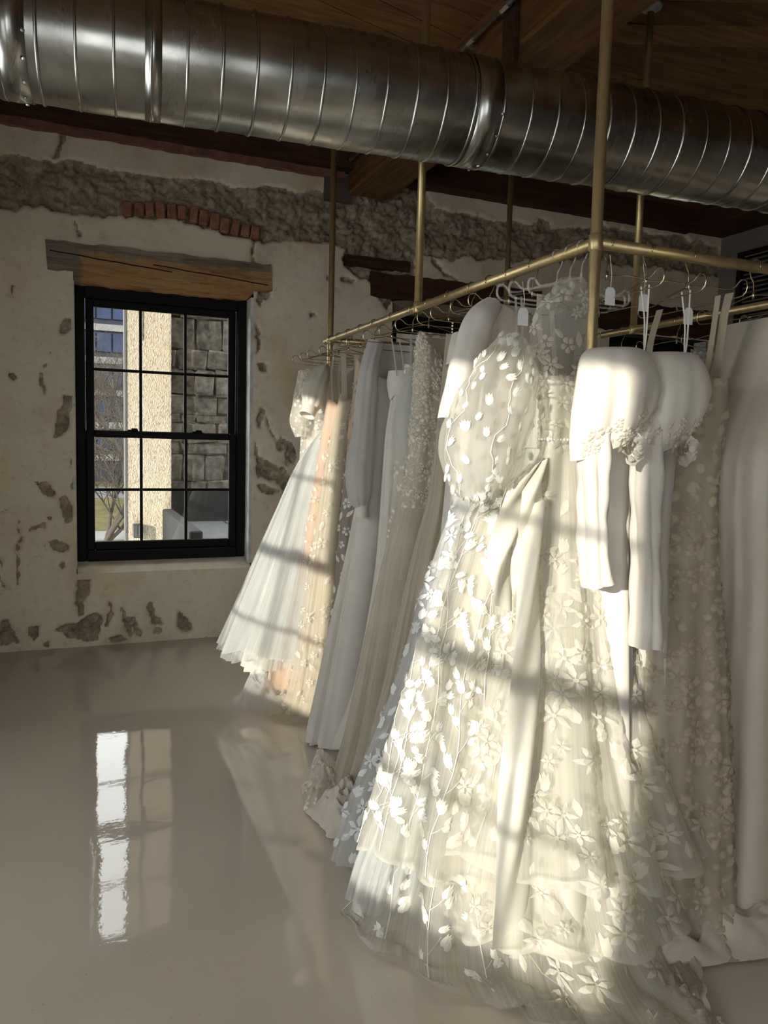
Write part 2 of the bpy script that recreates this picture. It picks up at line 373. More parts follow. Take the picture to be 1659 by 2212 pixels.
    deep = in_poly(Xn, Zn, px_poly([(735,420),(930,420),(940,640),(735,620)])); 
    hole = np.hypot(X-wall_pt(607, 962)[0], Z-wall_pt(607, 962)[1]) < 0.035
    depth = np.where(hole, -0.10, depth)
    Y = YF - depth
    V = np.stack([X, Y, Z], -1).reshape(-1, 3)
    I = np.arange((nx+1)*(nz+1)).reshape(nx+1, nz+1)
    cx = (X[:-1, :-1]+X[1:, 1:])/2; cz = (Z[:-1, :-1]+Z[1:, 1:])/2
    keep = np.ones(cx.shape, bool)
    for w in (W1, W2, W3): keep &= ~((cx > w[0]-0.002) & (cx < w[1]+0.002+0.02) & (cz > w[2]-0.065) & (cz < w[3]))
    for a in ((-.10, 1.25, 2.455, 2.56), (W1[0], W1[1]+.02, 2.3, 2.5), (2.06, 3.46, 2.47, 2.61), (W2[0], W2[1]+.02, 2.3, 2.5), (4.08, 5.32, 2.47, 2.61)): keep &= ~((cx > a[0]) & (cx < a[1]) & (cz > a[2]) & (cz < a[3]))
    F = np.stack([I[:-1, :-1], I[1:, :-1], I[1:, 1:], I[:-1, 1:]], -1)[keep]
    o = link_mesh('wall_far', V, F, M['wall'], None, True)
    a = o.data.attributes.new('plaster', 'FLOAT', 'POINT'); a.data.foreach_set('value', pl.ravel().astype(np.float32))
    structure(o); return o
far_wall = build_far_wall()
# masonry behind the plaster (outer skin of the far wall, with the openings left free)
mb = MB(); xs = [XL-TH, W1[0], W1[1]+.02, W2[0], W2[1]+.02, W3[0], W3[1]+.02, XR+0.2]
for i in range(0, len(xs)-1, 2): mb.box(xs[i], xs[i+1], YF+0.13, YF+TH, -0.1, ZC+0.3)
for w in (W1, W2, W3): mb.box(w[0], w[1]+.02, YF+0.13, YF+TH, -0.1, w[2]-.03).box(w[0], w[1]+.02, YF+0.13, YF+TH, w[3], ZC+0.3)
mb.box(XL-0.50, XL-TH, YF-0.1, YF+TH, -3, 7).box(XL-TH, XR+.2, YF+0.13, YF+TH, ZC+.3, 7)  # first box: unseen corner buttress added to keep sun off the stone wing
structure(mb.build('wall_far_core', M['mortar']))
# reveals
def reveal(n, w):
    d0, d1 = YF-0.012, YF+0.14
    mb = MB(); mb.box(w[1], w[1]+0.02, d0+0.004, d1, w[2]-0.03, w[3]); mb.box(w[0]-0.02, w[0], d0+0.004, d1, w[2]-0.03, w[3])
    structure(mb.build('trim_%d' % n, M['jamb']))
    mb = MB(); y0_ = YF-0.015; V = [(w[0], y0_, w[2]-0.06), (w[1]+.02, y0_, w[2]-0.06), (w[1]+.02, d1, w[2]), (w[0], d1, w[2]), (w[0], y0_, w[2]-0.10), (w[1]+.02, y0_, w[2]-0.10), (w[1]+.02, d1, w[2]-0.10), (w[0], d1, w[2]-0.10)]
    o = mb.add(V, [(0,1,2,3),(0,4,5,1),(1,5,6,2),(2,6,7,3),(3,7,4,0),(4,7,6,5)]).build('trim_%d' % (n+10), M['wall']); structure(o)
    a = o.data.attributes.new('plaster', 'FLOAT', 'POINT'); a.data.foreach_set('value', np.full(8, 1.0, np.float32))
for k, w in enumerate((W1, W2, W3)): reveal(k+1, w)

# left wall with tall windows (sun side), back wall, right wall
LW = [(-3.05, -2.0), (-1.85, -0.92), (-0.60, 0.57), (1.56, 2.98)]  # rearmost opening is unseen, added for fill light; others follow the sun patches
def wall_boxes(mb, axis, fixed0, fixed1, lo, hi, openings, z0, z1, wz0, wz1):
    cur = lo
    def bx(a, b, za, zb):
        if axis == 'Y': mb.box(fixed0, fixed1, a, b, za, zb)
        else: mb.box(a, b, fixed0, fixed1, za, zb)
    for a, b in openings: bx(cur, a, z0, z1); bx(a, b, z0, wz0); bx(a, b, wz1, z1); cur = b
    bx(cur, hi, z0, z1)
mb = MB(); wall_boxes(mb, 'Y', XL-0.30, XL, YB-0.3, YF+TH, LW, 0, ZC+0.3, 0.549, 2.42)
structure(mb.build('wall_left', M['paint_white']))
FILL_BW = [(-1.22, -0.42), (-0.36, 0.40)]  # unseen back-wall windows, added to let more sky light into the room
mb = MB(); wall_boxes(mb, 'X', YB-0.30, YB, XL, XR+0.2, FILL_BW, 0, ZC+0.3, 0.25, 2.62)
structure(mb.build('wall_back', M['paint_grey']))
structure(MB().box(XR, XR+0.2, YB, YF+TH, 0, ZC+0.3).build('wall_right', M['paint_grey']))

# ------------------------------------------------------------------ windows
def window(name, place, wid, z0, z1):
    """place(u, d, z) -> world; u along the width, d outwards"""
    root = empty(name, place(wid/2, 0.05, z0)); structure(root)
    def boxp(nm, u0, u1, d0, d1, za, zb, mat, par=root, b=0.006):
        mb = MB().bbox(u0, u1, d0, d1, za, zb, b); mb.V = [np.array([place(*p) for p in v]) for v in mb.V]; return mb.build(nm, mat, par)
    H = z1-z0; fw = 0.062; B = M['black_frame']
    for nm, a in (('frame_stile', (0, fw, 0, .10, z0, z1)), ('frame_stile', (wid-fw, wid, 0, .10, z0, z1)), ('frame_head', (fw, wid-fw, 0, .10, z1-.075, z1)), ('frame_sill', (fw, wid-fw, -.012, .10, z0, z0+.072))):
        boxp(nm, *a, B)
    mid = z0+H*0.475
    def sash(nm, d0, za, zb, rail_b, rail_t):
        s = empty(nm, place(wid/2, d0, za)); adopt(s, root)
        sw = 0.052; u0, u1 = fw, wid-fw
        if nm == 'upper_sash': u0 += .004; u1 -= .004
        for a in ((u0, u0+sw, d0, d0+.035, za, zb), (u1-sw, u1, d0, d0+.035, za, zb)): boxp('sash_stile', *a, B, s)
        boxp('sash_rail', u0+sw, u1-sw, d0, d0+.035, za, za+rail_b, B, s); boxp('sash_rail', u0+sw, u1-sw, d0, d0+.035, zb-rail_t, zb, B, s)
        g0, g1 = u0+sw, u1-sw; h0, h1 = za+rail_b, zb-rail_t; mw = 0.019
        for i in (1, 2): boxp('muntin', g0+(g1-g0)*i/3-mw/2, g0+(g1-g0)*i/3+mw/2, d0+.004, d0+.031, h0, h1, B, s, .004)
        for i in range(3):
            a = g0+(g1-g0)*i/3; b = g0+(g1-g0)*(i+1)/3
            boxp('muntin', a+(mw/2 if i else 0), b-(mw/2 if i < 2 else 0), d0+.006, d0+.029, (h0+h1)/2-mw/2, (h0+h1)/2+mw/2, B, s, .004)
        for i in range(3):
            for j in range(2):
                a = g0+(g1-g0)*i/3; b = g0+(g1-g0)*(i+1)/3; c = h0+(h1-h0)*j/2; e = h0+(h1-h0)*(j+1)/2
                mb = MB().box(a, b, d0+.017, d0+.0185, c, e); mb.V = [np.array([place(*p) for p in v]) for v in mb.V]; mb.build('pane', M['glass'], s)
        return s
    sash('upper_sash', .055, mid-.03, z1-.075, .045, .05)
    lo = sash('lower_sash', .015, z0+.072, mid+.018, .058, .048)
    for u in (wid*0.32, wid*0.70):
        mb = MB().bbox(u-.035, u+.035, .012, .045, mid+.018, mid+.027, .003).bbox(u-.012, u+.030, .015, .035, mid+.027, mid+.036, .003)
        mb.V = [np.array([place(*p) for p in v]) for v in mb.V]; mb.build('sash_lock', B, root)
    return root
for k, w in enumerate((W1, W2, W3)):
    window('window_%d' % (k+1), (lambda x0: (lambda u, d, z: (x0+u, YF+0.115+d, z)))(w[0]), w[1]-w[0], w[2], w[3])
for k, (a, b) in enumerate(LW):
    window('window_%d' % (k+4), (lambda y0: (lambda u, d, z: (XL-0.17-d, y0+u, z)))(a), b-a, 0.549, 2.42)
for k, (a, b) in enumerate(FILL_BW):
    window('window_%d' % (k+8), (lambda x0: (lambda u, d, z: (x0+u, YB-0.15-d, z)))(a), b-a, 0.25, 2.62)

# ------------------------------------------------------------------ timber lintels, bricks
def rough_beam(name, x0, x1, y0, y1, z0, z1, mat, parent=None, seg=26, amp=0.008, taper=None):
    ring = [(0, 0), (0.5, 0), (1, 0), (1, 0.5), (1, 1), (0.5, 1), (0, 1), (0, 0.5)]; V = []
    for i in range(seg+1):
        t = i/seg; x = x0+(x1-x0)*t
        for k, (a, b) in enumerate(ring):
            y = y0+(y1-y0)*a; z = z0+(z1-z0)*b
            if taper: y, z = taper(t, a, b, y, z)
            V.append((x+random.uniform(-amp, amp), y+random.uniform(-amp, amp)*.6, z+random.uniform(-amp, amp)))
    F = [(i*8+k, i*8+(k+1) % 8, (i+1)*8+(k+1) % 8, (i+1)*8+k) for i in range(seg) for k in range(8)]
    F += [tuple(range(8))[::-1], tuple(seg*8+k for k in range(8))]
    return link_mesh(name, V, F, mat, parent)
def tp1(t, a, b, y, z):
    inn = 0.08 < t < 0.92
    if b == 0: y = y + (0.10 if a == 0 and inn else 0); z = z - (0.01 if inn else -0.05)
    if b == 0.5 and a == 0: z = z - 0.05
    return y, z
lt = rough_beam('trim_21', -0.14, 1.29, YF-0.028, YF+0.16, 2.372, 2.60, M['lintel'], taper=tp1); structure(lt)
for z, x0, x1 in ((2.535, -0.12, 0.62), (2.515, 0.5, 1.26)):
    pts = [(x0+(x1-x0)*i/14, YF-0.029-0.0005*i % 2, z-0.055*i/14+random.uniform(-.003, .003)) for i in range(15)]
    MB().tube(pts, 0.0032, 5).build('drying_crack', M['black_frame'], lt)
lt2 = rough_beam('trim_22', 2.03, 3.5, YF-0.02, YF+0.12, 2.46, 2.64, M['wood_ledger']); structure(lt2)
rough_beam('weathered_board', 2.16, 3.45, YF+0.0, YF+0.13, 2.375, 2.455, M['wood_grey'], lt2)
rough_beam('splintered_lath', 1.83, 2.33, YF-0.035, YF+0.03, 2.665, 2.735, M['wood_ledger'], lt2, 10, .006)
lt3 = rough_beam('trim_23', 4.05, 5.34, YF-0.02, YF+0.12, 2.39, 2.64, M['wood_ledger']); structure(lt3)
# brick arch over the window
nb = 13
for i in range(nb):
    t = (i+0.5)/nb; x = 0.31+0.89*t; z = 2.845+0.028*math.sin(math.pi*min(1, t*1.35))-0.045*max(0, t-.55)*2
    h = random.uniform(.085, .105); w = 0.056+random.uniform(-.004, .003)
    o = MB().bbox(-w/2, w/2, -0.03, 0.05, -h/2, h/2, .006, .003).build('brick', M['brick']); o.location = (x, YF+0.012+random.uniform(-.008, .006), z-h/2); o.rotation_euler = (0, math.radians((t-.3)*16+random.uniform(-3, 3)), 0)
    loc = Vector(o.location); o.parent = far_wall; o.location = loc - Vector(far_wall.location)

# ------------------------------------------------------------------ ceiling
ceil = structure(MB().box(XL-0.3, XR+0.2, YB-0.3, YF+TH, ZC+0.03, ZC+0.20).build('ceiling', M['wood_beam']))
def clip_poly(P, ax, val, keep_gt):
    out = []
    for i in range(len(P)):
        a, b = P[i], P[(i+1) % len(P)]; ia = (a[ax] > val) == keep_gt; ib = (b[ax] > val) == keep_gt
        if ia: out.append(a)
        if ia != ib: t = (val-a[ax])/(b[ax]-a[ax]); out.append((a[0]+(b[0]-a[0])*t, a[1]+(b[1]-a[1])*t))
    return out
def plank_mat(k):
    return [M['wood_plank'], M['wood_plank2'], M['wood_plank3']][k % 3]
M['wood_plank2'] = wood_mat('ceiling_plank_wood_dark', (0.10, 0.046, 0.016), (0.15, 0.072, 0.028), 'X', 0.65)
M['wood_plank3'] = wood_mat('ceiling_plank_wood_pale', (0.15, 0.072, 0.026), (0.21, 0.11, 0.043), 'X', 0.6)
def planks(xa, xb, ang, seed):
    rr = random.Random(seed); d = np.array([math.cos(ang), math.sin(ang)]); n = np.array([-d[1], d[0]]); c = np.array([(xa+xb)/2, (YB+YF)/2])
    k = -26
    while k < 27:
        w0, w1 = k*0.185+0.003, (k+1)*0.185-0.003
        P = [tuple(c+d*s*8+n*w) for s, w in ((-1, w0), (1, w0), (1, w1), (-1, w1))]
        for ax, v, g in ((0, xa, True), (0, xb, False), (1, YB, True), (1, YF, False)):
            P = clip_poly(P, ax, v, g)
            if len(P) < 3: break
        if len(P) >= 3:
            z0 = ZC-rr.uniform(0, .008); m = len(P); V = [(p[0], p[1], z0) for p in P]+[(p[0], p[1], ZC+.03) for p in P]
            F = [tuple(range(m))[::-1], tuple(range(m, 2*m))]+[(i, (i+1) % m, m+(i+1) % m, m+i) for i in range(m)]
            link_mesh('plank', V, F, plank_mat(rr.randrange(3)), ceil)
        k += 1
planks(XL, 1.99, math.radians(16), 3); planks(1.99, XR, math.radians(-22), 4)
bm_ = MB().bbox(1.83, 2.15, YB, YF-0.02, 3.15, ZC, .012).build('trim_31', M['wood_beam']); structure(bm_)
structure(MB().bbox(4.95, XR, YB, YF-0.02, 3.28, ZC, .012).build('trim_32', M['wood_ledger']))
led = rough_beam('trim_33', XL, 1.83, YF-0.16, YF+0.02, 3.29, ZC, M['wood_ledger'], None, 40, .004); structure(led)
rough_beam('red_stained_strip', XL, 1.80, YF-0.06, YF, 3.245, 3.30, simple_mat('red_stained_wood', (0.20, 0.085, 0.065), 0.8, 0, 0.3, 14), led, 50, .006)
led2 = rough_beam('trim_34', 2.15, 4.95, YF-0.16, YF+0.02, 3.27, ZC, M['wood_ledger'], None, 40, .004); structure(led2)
structure(rough_beam('trim_35', 1.66, 1.85, YF-0.05, YF, 3.09, 3.27, simple_mat('purple_grey_wood', (0.10, 0.075, 0.07), .9), None, 4, .004))

# conduit beside the beam
cd = empty('steel_conduit', (1.77, 3, 3.30), 'thin steel electrical conduit running along the ceiling beam above the duct', 'conduit')
MB().tube([(1.77, YB+.1, 3.31), (1.77, YF-.25, 3.31)], 0.0125, 10).build('pipe', M['conduit'], cd, True)
for y in (3.05, 3.36):
    MB().lathe((1.77, y, 3.31), (0, 1, 0), [(-.03, .012), (-.03, .017), (.03, .017), (.03, .012)], 12).build('coupling', M['conduit'], cd)
    MB().bbox(1.765, 1.832, y+.05, y+.068, 3.305, 3.325, .002).build('clip', M['conduit'], cd)
MB().bbox(1.80, 1.83, 3.02, 3.12, 3.00, 3.44, .004).build('trim_36', M['wood_ledger'])['kind'] = 'structure'

# ------------------------------------------------------------------ spiral duct
DY0, DZ, DR, DSL = 2.60, 2.575, 0.178, -0.0776
dax = np.array([1, DSL, 0.0]); dax /= np.linalg.norm(dax)
def dpt(x): return np.array([0, DY0, DZ]) + dax*x
duct = empty('ventilation_duct', (2.0, DY0+DSL*2, DZ-DR), 'large round galvanised spiral duct crossing above the dress rack', 'duct')
seams = [-0.9+0.1035*i for i in range(60)]
S0, S1 = -1.22, 5.25
prof = []
for i in range(220):
    x = S0+(S1-S0)*i/219; prof.append((x, DR+0.0015*math.sin(x*9)+0.001*math.sin(x*23)))
MB().lathe((0, DY0, DZ), dax, prof, 72).build('duct_wall', M['galv'], duct, True)
rib_me = None
for i, x in enumerate(seams):
    if x > S1-.05: break
    if rib_me is None:
        ro = MB().lathe((0, 0, 0), dax, [(-.005, DR-.001), (-.0035, DR+.003), (0, DR+.0042), (.0035, DR+.003), (.005, DR-.001)], 72).build('seam_rib', M['galv'], None, True); rib_me = ro
        base = Vector(ro.location)
        o = ro
    else:
        o = ro.copy(); COL.objects.link(o)
    o.location = base + Vector(dpt(x)); o.parent = None
    loc = Vector(o.location); o.parent = duct; o.location = loc-Vector(duct.location)
for x in (-0.145, 1.33, 3.35):
    MB().lathe(dpt(x), dax, [(-.045, DR), (-.045, DR+.0025), (-.010, DR+.0025), (-.006, DR+.0038), (.006, DR+.0038), (.010, DR+.0025), (.045, DR+.0025), (.045, DR)], 72).build('coupling_band', M['galv'], duct, True)
    for a in range(6):
        t = math.radians(200+a*22); p = dpt(x+.028)+np.array([0, math.cos(t)*(DR+.004), math.sin(t)*(DR+.004)])
        MB().lathe(p, (0, math.cos(t), math.sin(t)), [(0, .006), (.003, .005), (.005, .0)], 8).build('screw', M['conduit'], duct)
for x in (-0.9, 2.97):
    p = dpt(x)
    for s in (-1, 1):
        MB().tube([(p[0], p[1]+s*(DR+.012), DZ), (p[0], p[1]+s*(DR+.012), ZC)], .004, 8).build('hanger_rod', M['conduit'], duct)
    MB().lathe(p, dax, [(-.015, DR+.001), (-.015, DR+.013), (.015, DR+.013), (.015, DR+.001)], 60).build('hanger_strap', M['galv'], duct, True)
mb_ = MB().lathe(dpt(.245), dax, [(-.024, DR+.0005), (-.024, DR+.0022), (.024, DR+.0022), (.024, DR+.0005)], 72).build('flat_band', M['galv'], duct, True)
# black bracket on the duct, far right
MB().bbox(2.90, 2.96, dpt(2.93)[1]-.05, dpt(2.93)[1]+.08, DZ+DR-.01, DZ+DR+.07, .004).build('bracket', M['black_metal'], duct)

# ------------------------------------------------------------------ brass rack
RX, RX2, RZ, RY0, RY1, RYM = 1.357, 2.495, 1.97, 1.79, 4.15, 2.97
rack = empty('clothes_rack', (RX, RY0, 0), 'rectangular brass pipe dress rack hung between floor and ceiling', 'rack')
rr_ = 0.0165
MB().tube([(RX, RY0-.0, RZ), (RX, RY1+.09, RZ)], rr_, 16).build('rail', M['brass'], rack, True)
MB().tube([(RX2, RY0, RZ), (RX2, RY1+.09, RZ)], rr_, 16).build('rail', M['brass'], rack, True)
MB().tube([(RX, RY0, RZ), (RX2, RY0, RZ)], rr_, 16).build('rail', M['brass'], rack, True)
MB().tube([(RX, RY1, RZ), (RX2, RY1, RZ)], rr_, 16).build('rail', M['brass'], rack, True)
for x, y, z0 in ((RX, RY0, 0), (RX2, RY0, 0), (RX, RY1, 0), (RX2, RY1, 0), (RX, RYM, RZ), (RX2, RYM, RZ)):
    p = MB().tube([(x, y, z0), (x, y, ZC-.006)], rr_, 16).build('post', M['brass'], rack, True)
    MB().lathe((x, y, ZC-.03), (0, 0, 1), [(0, .0165), (.004, .022), (.016, .024), (.018, .048), (.026, .05), (.03, .05)], 20).build('flange', M['flange'], p, True)
    if z0 == 0:
        MB().lathe((x, y, 0), (0, 0, 1), [(0, .05), (.006, .05), (.01, .024), (.03, .022), (.034, .0165)], 20).build('foot_plate', M['brass'], p, True)
    MB().lathe((x, y, RZ-.024), (0, 0, 1), [(0, .0165), (.004, .0205), (.044, .0205), (.048, .0165)], 16).build('fitting', M['brass'], p, True)

# ------------------------------------------------------------------ louvre on the right wall
lv = empty('wall_louvre', (XR-.03, 4.6, 2.40), 'black slatted ventilation louvre high on the white right wall', 'vent')
for a in ((XR-.05, XR, 3.95, 3.99, 2.4, 3.1), (XR-.05, XR, 5.01, 5.05, 2.4, 3.1), (XR-.05, XR, 3.99, 5.01, 2.4, 2.43), (XR-.05, XR, 3.99, 5.01, 3.07, 3.1)):
    MB().bbox(*a, .004).build('frame', M['black_metal'], lv)
for i in range(16):
    z = 2.45+i*.0385
    MB().add([(XR-.045, 3.99, z), (XR-.045, 5.01, z), (XR-.006, 5.01, z+.03), (XR-.006, 3.99, z+.03), (XR-.045, 3.99, z-.004), (XR-.045, 5.01, z-.004), (XR-.006, 5.01, z+.026), (XR-.006, 3.99, z+.026)],
             [(0,1,2,3),(4,7,6,5),(0,4,5,1),(1,5,6,2),(2,6,7,3),(3,7,4,0)]).build('slat', M['black_metal'], lv)

# ------------------------------------------------------------------ outside
tw = empty('sheathed_tower', (.67, 7.65, -3), 'tall sunlit tower corner sheathed in strand board outside the window', 'building')
MB().box(.475, .885, 7.60, 7.70, -3, 7).build('board_sheathing', M['osb'], tw)
MB().bbox(.455, .475, 7.59, 7.71, -3, 7, .003).build('corner_board', M['concrete'], tw)
MB().bbox(.60, .622, 7.588, 7.6, 2.30, 7, .003).build('batten', M['osb'], tw)
wl = MB().bbox(.525, .60, 7.50, 7.60, .43, .56, .008).build('wall_lamp', M['black_metal']); tag(wl, 'small black cylinder lamp mounted on the sunlit tower board', 'lamp')
for i in range(6): MB().box(.526+i*.0125, .531+i*.0125, 7.497, 7.501, .44, .55).build('fin', M['conduit'], wl)
sw = empty('stone_wing', (1.9, 8.0, -3), 'shaded wing of rough grey limestone blocks behind the tower', 'building')
MB().box(.62, 4.2, 7.79, 8.4, -3, 6).build('mortar_bed', M['mortar'], sw)
z = 0.66; rr = random.Random(5)
while z < 3.2:
    h = rr.choice((.09, .13, .19, .25, .31)); x = .80+rr.uniform(-.3, 0)
    while x < 2.7:
        w = rr.uniform(.16, .46)*(1 if h > .12 else .8)
        if x+w > .82:
            MB().bbox(max(x, .81)+.004, x+w-.004, 7.775-rr.uniform(0, .03), 7.82, z+.004, z+h-.004, .018, .018).build('stone', M['stone'], sw)
        x += w
    z += h
lr = empty('low_roof', (1.8, 6.9, -3), 'flat low roof with dark flashing below the window', 'roof')
MB().box(.92, 4.2, 5.74, 7.7, -3, .56).build('roof_deck', M['roofing'], lr)
MB().bbox(.80, .90, 5.74, 7.58, -3, .70, .01).build('parapet', M['flashing'], lr)
MB().bbox(.89, 4.2, 7.70, 7.745, .5, .88, .008).build('flashing_upstand', M['flashing'], lr)
for x in (1.4, 1.9, 2.4): MB().box(x, x+.012, 5.8, 7.69, .56, .567).build('roof_seam', M['flashing'], lr)
g = MB().add([(-40, 6.5, -3), (60, 6.5, -3), (60, 110, -3), (-40, 110, -3)], [(0,1,2,3)]).build('lawn', M['grass']); tag(g, 'winter lawn below the left side of the window', 'grass', kind='structure')
for nm, y0, y1, mt, lb in (('footpath', 33.5, 36.5, 'concrete', 'pale footpath crossing near edge of the lawn'), ('road', 56, 68, 'asphalt', 'grey road beyond the lawn')):
    o = MB().box(-40, 60, y0, y1, -3, -2.96).build(nm, M[mt]); tag(o, lb, 'path', kind='structure')
ob = empty('office_block', (6, 76, -3), 'distant dark office block with pale floor bands seen through window', 'building')
MB().box(-14, 26, 76, 90, -3, 26).build('facade', M['office'], ob)
for i in range(9):
    MB().box(-14, 26, 75.7, 76, -1+i*3.0, -.4+i*3.0).build('floor_band', M['concrete'], ob)
win_me = None
for i in range(8):
    for j in range(14):
        if win_me is None: wo = MB().box(-.62, .62, -.12, .1, 0, 1.7).build('window_pane', M['office_glass']); win_me = wo; o = wo
        else: o = wo.copy(); COL.objects.link(o)
        o.parent = ob; o.location = Vector((-7+j*1.4, 75.9, .1+i*3.0))-Vector(ob.location)

def bare_tree(name, base, h, seed, label):
    rr = random.Random(seed); root = empty(name, base, label, 'tree', 'bare trees outside the window'); tr = MB(); tw_ = MB()
    def grow(p, d, ln, r, lev):
        pts = [np.array(p)]; dd = np.array(d, float); n = 5
        for i in range(n):
            dd = dd + np.array([rr.gauss(0, .16), rr.gauss(0, .16), rr.gauss(0.02, .10)]); dd /= np.linalg.norm(dd); pts.append(pts[-1]+dd*ln/n)
        (tr if lev < 2 else tw_).tube(pts, np.linspace(r, r*.55, n+1), 7 if lev < 2 else 3, False)
        if lev >= 5: return
        for k in range((4 if lev < 3 else 3) if lev else 9):
            t = rr.uniform(.35, 1.0); i = min(n, int(t*n)); a = rr.uniform(0, 6.28); sp = rr.uniform(.5, 1.0)
            nd = dd*1.0 + sp*np.array([math.cos(a), math.sin(a), .15]); nd /= np.linalg.norm(nd)
            grow(pts[i], nd, ln*rr.uniform(.5, .78), max(r*.52, .005), lev+1)
    grow(np.array(base), (0, 0, 1), h*.40, h*.011, 0)
    tr.build('trunk', M['bark'], root, True); b = tw_.build('twigs', M['bark'], root, True); b['kind'] = 'stuff'
bare_tree('bare_tree', (0.62, 21.0, -3), 9.5, 3, 'slender bare tree nearest the window on the lawn')
bare_tree('bare_tree', (2.2, 34.0, -3), 12.5, 9, 'larger bare tree further off in front of the office block')
bare_tree('bare_tree', (0.5, 46.0, -3), 13.0, 14, 'bare tree at the far edge of the lawn by the road')

# ================================================================== fabrics
def fabric(name, c, rough=0.6, trans=0.25, sheen=0.3, alpha=1.0, weave=0.0, spec=0.3, mottled=0.0, var=0.05):
    m, nt, out = new_mat(name); v = coords(nt)
    n = noise(nt, v, 9, 4)
    col = ramp(nt, n, [(0.3, tuple(x*(1-var) for x in c)), (0.7, tuple(min(.92, x*(1+var)) for x in c))])
    hb = None
    if weave: hb = bump(nt, noise(nt, v, 260, 2), weave, 0.002)
    p = N(nt, 'ShaderNodeBsdfPrincipled'); L(nt, col, p.inputs['Base Color']); p.inputs['Roughness'].default_value = rough
    p.inputs['Specular IOR Level'].default_value = spec; p.inputs['Sheen Weight'].default_value = sheen; p.inputs['Sheen Roughness'].default_value = 0.4
    if hb: L(nt, hb, p.inputs['Normal'])
    t = N(nt, 'ShaderNodeBsdfTranslucent'); L(nt, col, t.inputs[0])
    mx = N(nt, 'ShaderNodeMixShader'); mx.inputs[0].default_value = trans; L(nt, p.outputs[0], mx.inputs[1]); L(nt, t.outputs[0], mx.inputs[2])
    last = mx.outputs[0]
    if alpha < 1:
        tr = N(nt, 'ShaderNodeBsdfTransparent'); m2 = N(nt, 'ShaderNodeMixShader')
        if mottled:   # lace: dense motifs on an open net
            vo = N(nt, 'ShaderNodeTexVoronoi'); vo.inputs['Scale'].default_value = mottled; L(nt, v, vo.inputs['Vector'])
            nn = noise(nt, v, mottled*1.3, 3, 0.6)
            ad = N(nt, 'ShaderNodeMath', operation='ADD'); L(nt, vo.outputs['Distance'], ad.inputs[0]); L(nt, nn, ad.inputs[1])
            mr = N(nt, 'ShaderNodeMapRange'); mr.inputs[1].default_value = 0.72; mr.inputs[2].default_value = 0.92; mr.inputs[3].default_value = 1.0; mr.inputs[4].default_value = alpha
            L(nt, ad.outputs[0], mr.inputs[0]); L(nt, mr.outputs[0], m2.inputs[0])
        else:         # gathered net: the yarns bunch into fine vertical streaks
            ga = N(nt, 'ShaderNodeAttribute', attribute_name='gather'); ns = noise(nt, ga.outputs['Vector'], 1.0, 3, 0.6); mr = N(nt, 'ShaderNodeMapRange'); mr.inputs[1].default_value = 0.3; mr.inputs[2].default_value = 0.7
            mr.inputs[3].default_value = alpha*0.78; mr.inputs[4].default_value = min(1.0, alpha*1.22); L(nt, ns, mr.inputs[0]); L(nt, mr.outputs[0], m2.inputs[0])
        L(nt, tr.outputs[0], m2.inputs[1]); L(nt, last, m2.inputs[2]); last = m2.outputs[0]
    L(nt, last, out.inputs[0]); return m
FB = {}
FB['crepe'] = fabric('ivory_crepe', (0.672, 0.638, 0.586), 0.7, 0.15, 0.25, weave=0.12)
FB['crepe_warm'] = fabric('cream_crepe', (0.653, 0.600, 0.523), 0.7, 0.2, 0.25, weave=0.12)
FB['satin_heavy'] = fabric('heavy_ivory_satin', (0.600, 0.546, 0.462), 0.36, 0.12, 0.2, spec=0.5)
FB['satin'] = fabric('ivory_satin', (0.672, 0.634, 0.566), 0.32, 0.12, 0.2, spec=0.5)
FB['satin_cream'] = fabric('cream_satin', (0.710, 0.682, 0.595), 0.36, 0.2, 0.2, spec=0.5)
FB['lining'] = fabric('ivory_lining', (0.672, 0.643, 0.557), 0.7, 0.3, 0.2)
FB['lining_warm'] = fabric('champagne_lining', (0.614, 0.542, 0.422), 0.7, 0.3, 0.2)
FB['lining_peach'] = fabric('blush_lining', (0.768, 0.576, 0.442), 0.7, 0.35, 0.2)
FB['tulle'] = fabric('white_tulle', (0.749, 0.768, 0.768), 0.8, 0.5, 0.1, 0.42)
FB['tulle2'] = fabric('ivory_tulle', (0.730, 0.710, 0.643), 0.8, 0.5, 0.1, 0.45)
FB['tulle_thin'] = fabric('sheer_organza', (0.768, 0.749, 0.682), 0.6, 0.5, 0.1, 0.46)
FB['tulle_peach'] = fabric('blush_tulle', (0.76, 0.63, 0.52), 0.7, 0.45, 0.1, 0.55)
FB['net'] = fabric('sheer_net', (0.787, 0.768, 0.710), 0.7, 0.5, 0.1, 0.28)
FB['tulle_cream'] = fabric('cream_tulle', (0.672, 0.629, 0.528), 0.8, 0.5, 0.1, 0.55)
FB['chiffon'] = fabric('silver_white_chiffon', (0.634, 0.619, 0.605), 0.75, 0.35, 0.2, 0.72)
FB['lace'] = fabric('ivory_lace', (0.806, 0.768, 0.682), 0.6, 0.3, 0.2, 0.40, mottled=42)
FB['lace_peach'] = fabric('blush_lace', (0.797, 0.672, 0.557), 0.6, 0.3, 0.2, 0.40, mottled=42)
FB['lace_tan'] = fabric('tan_blossom_lace', (0.595, 0.528, 0.413), 0.6, 0.3, 0.2, 0.45, mottled=26)
FB['taupe'] = fabric('taupe_tulle', (0.442, 0.389, 0.346), 0.8, 0.3, 0.1, 0.85)
FB['nude'] = fabric('nude_lining', (0.691, 0.557, 0.403), 0.7, 0.35, 0.1)
FB['leaf'] = fabric('satin_stitched_leaf', (0.768, 0.768, 0.710), 0.35, 0.25, 0.4, spec=0.6)
FB['petal'] = fabric('embroidered_petal', (0.768, 0.739, 0.653), 0.45, 0.40, 0.4, 0.70, spec=0.45)
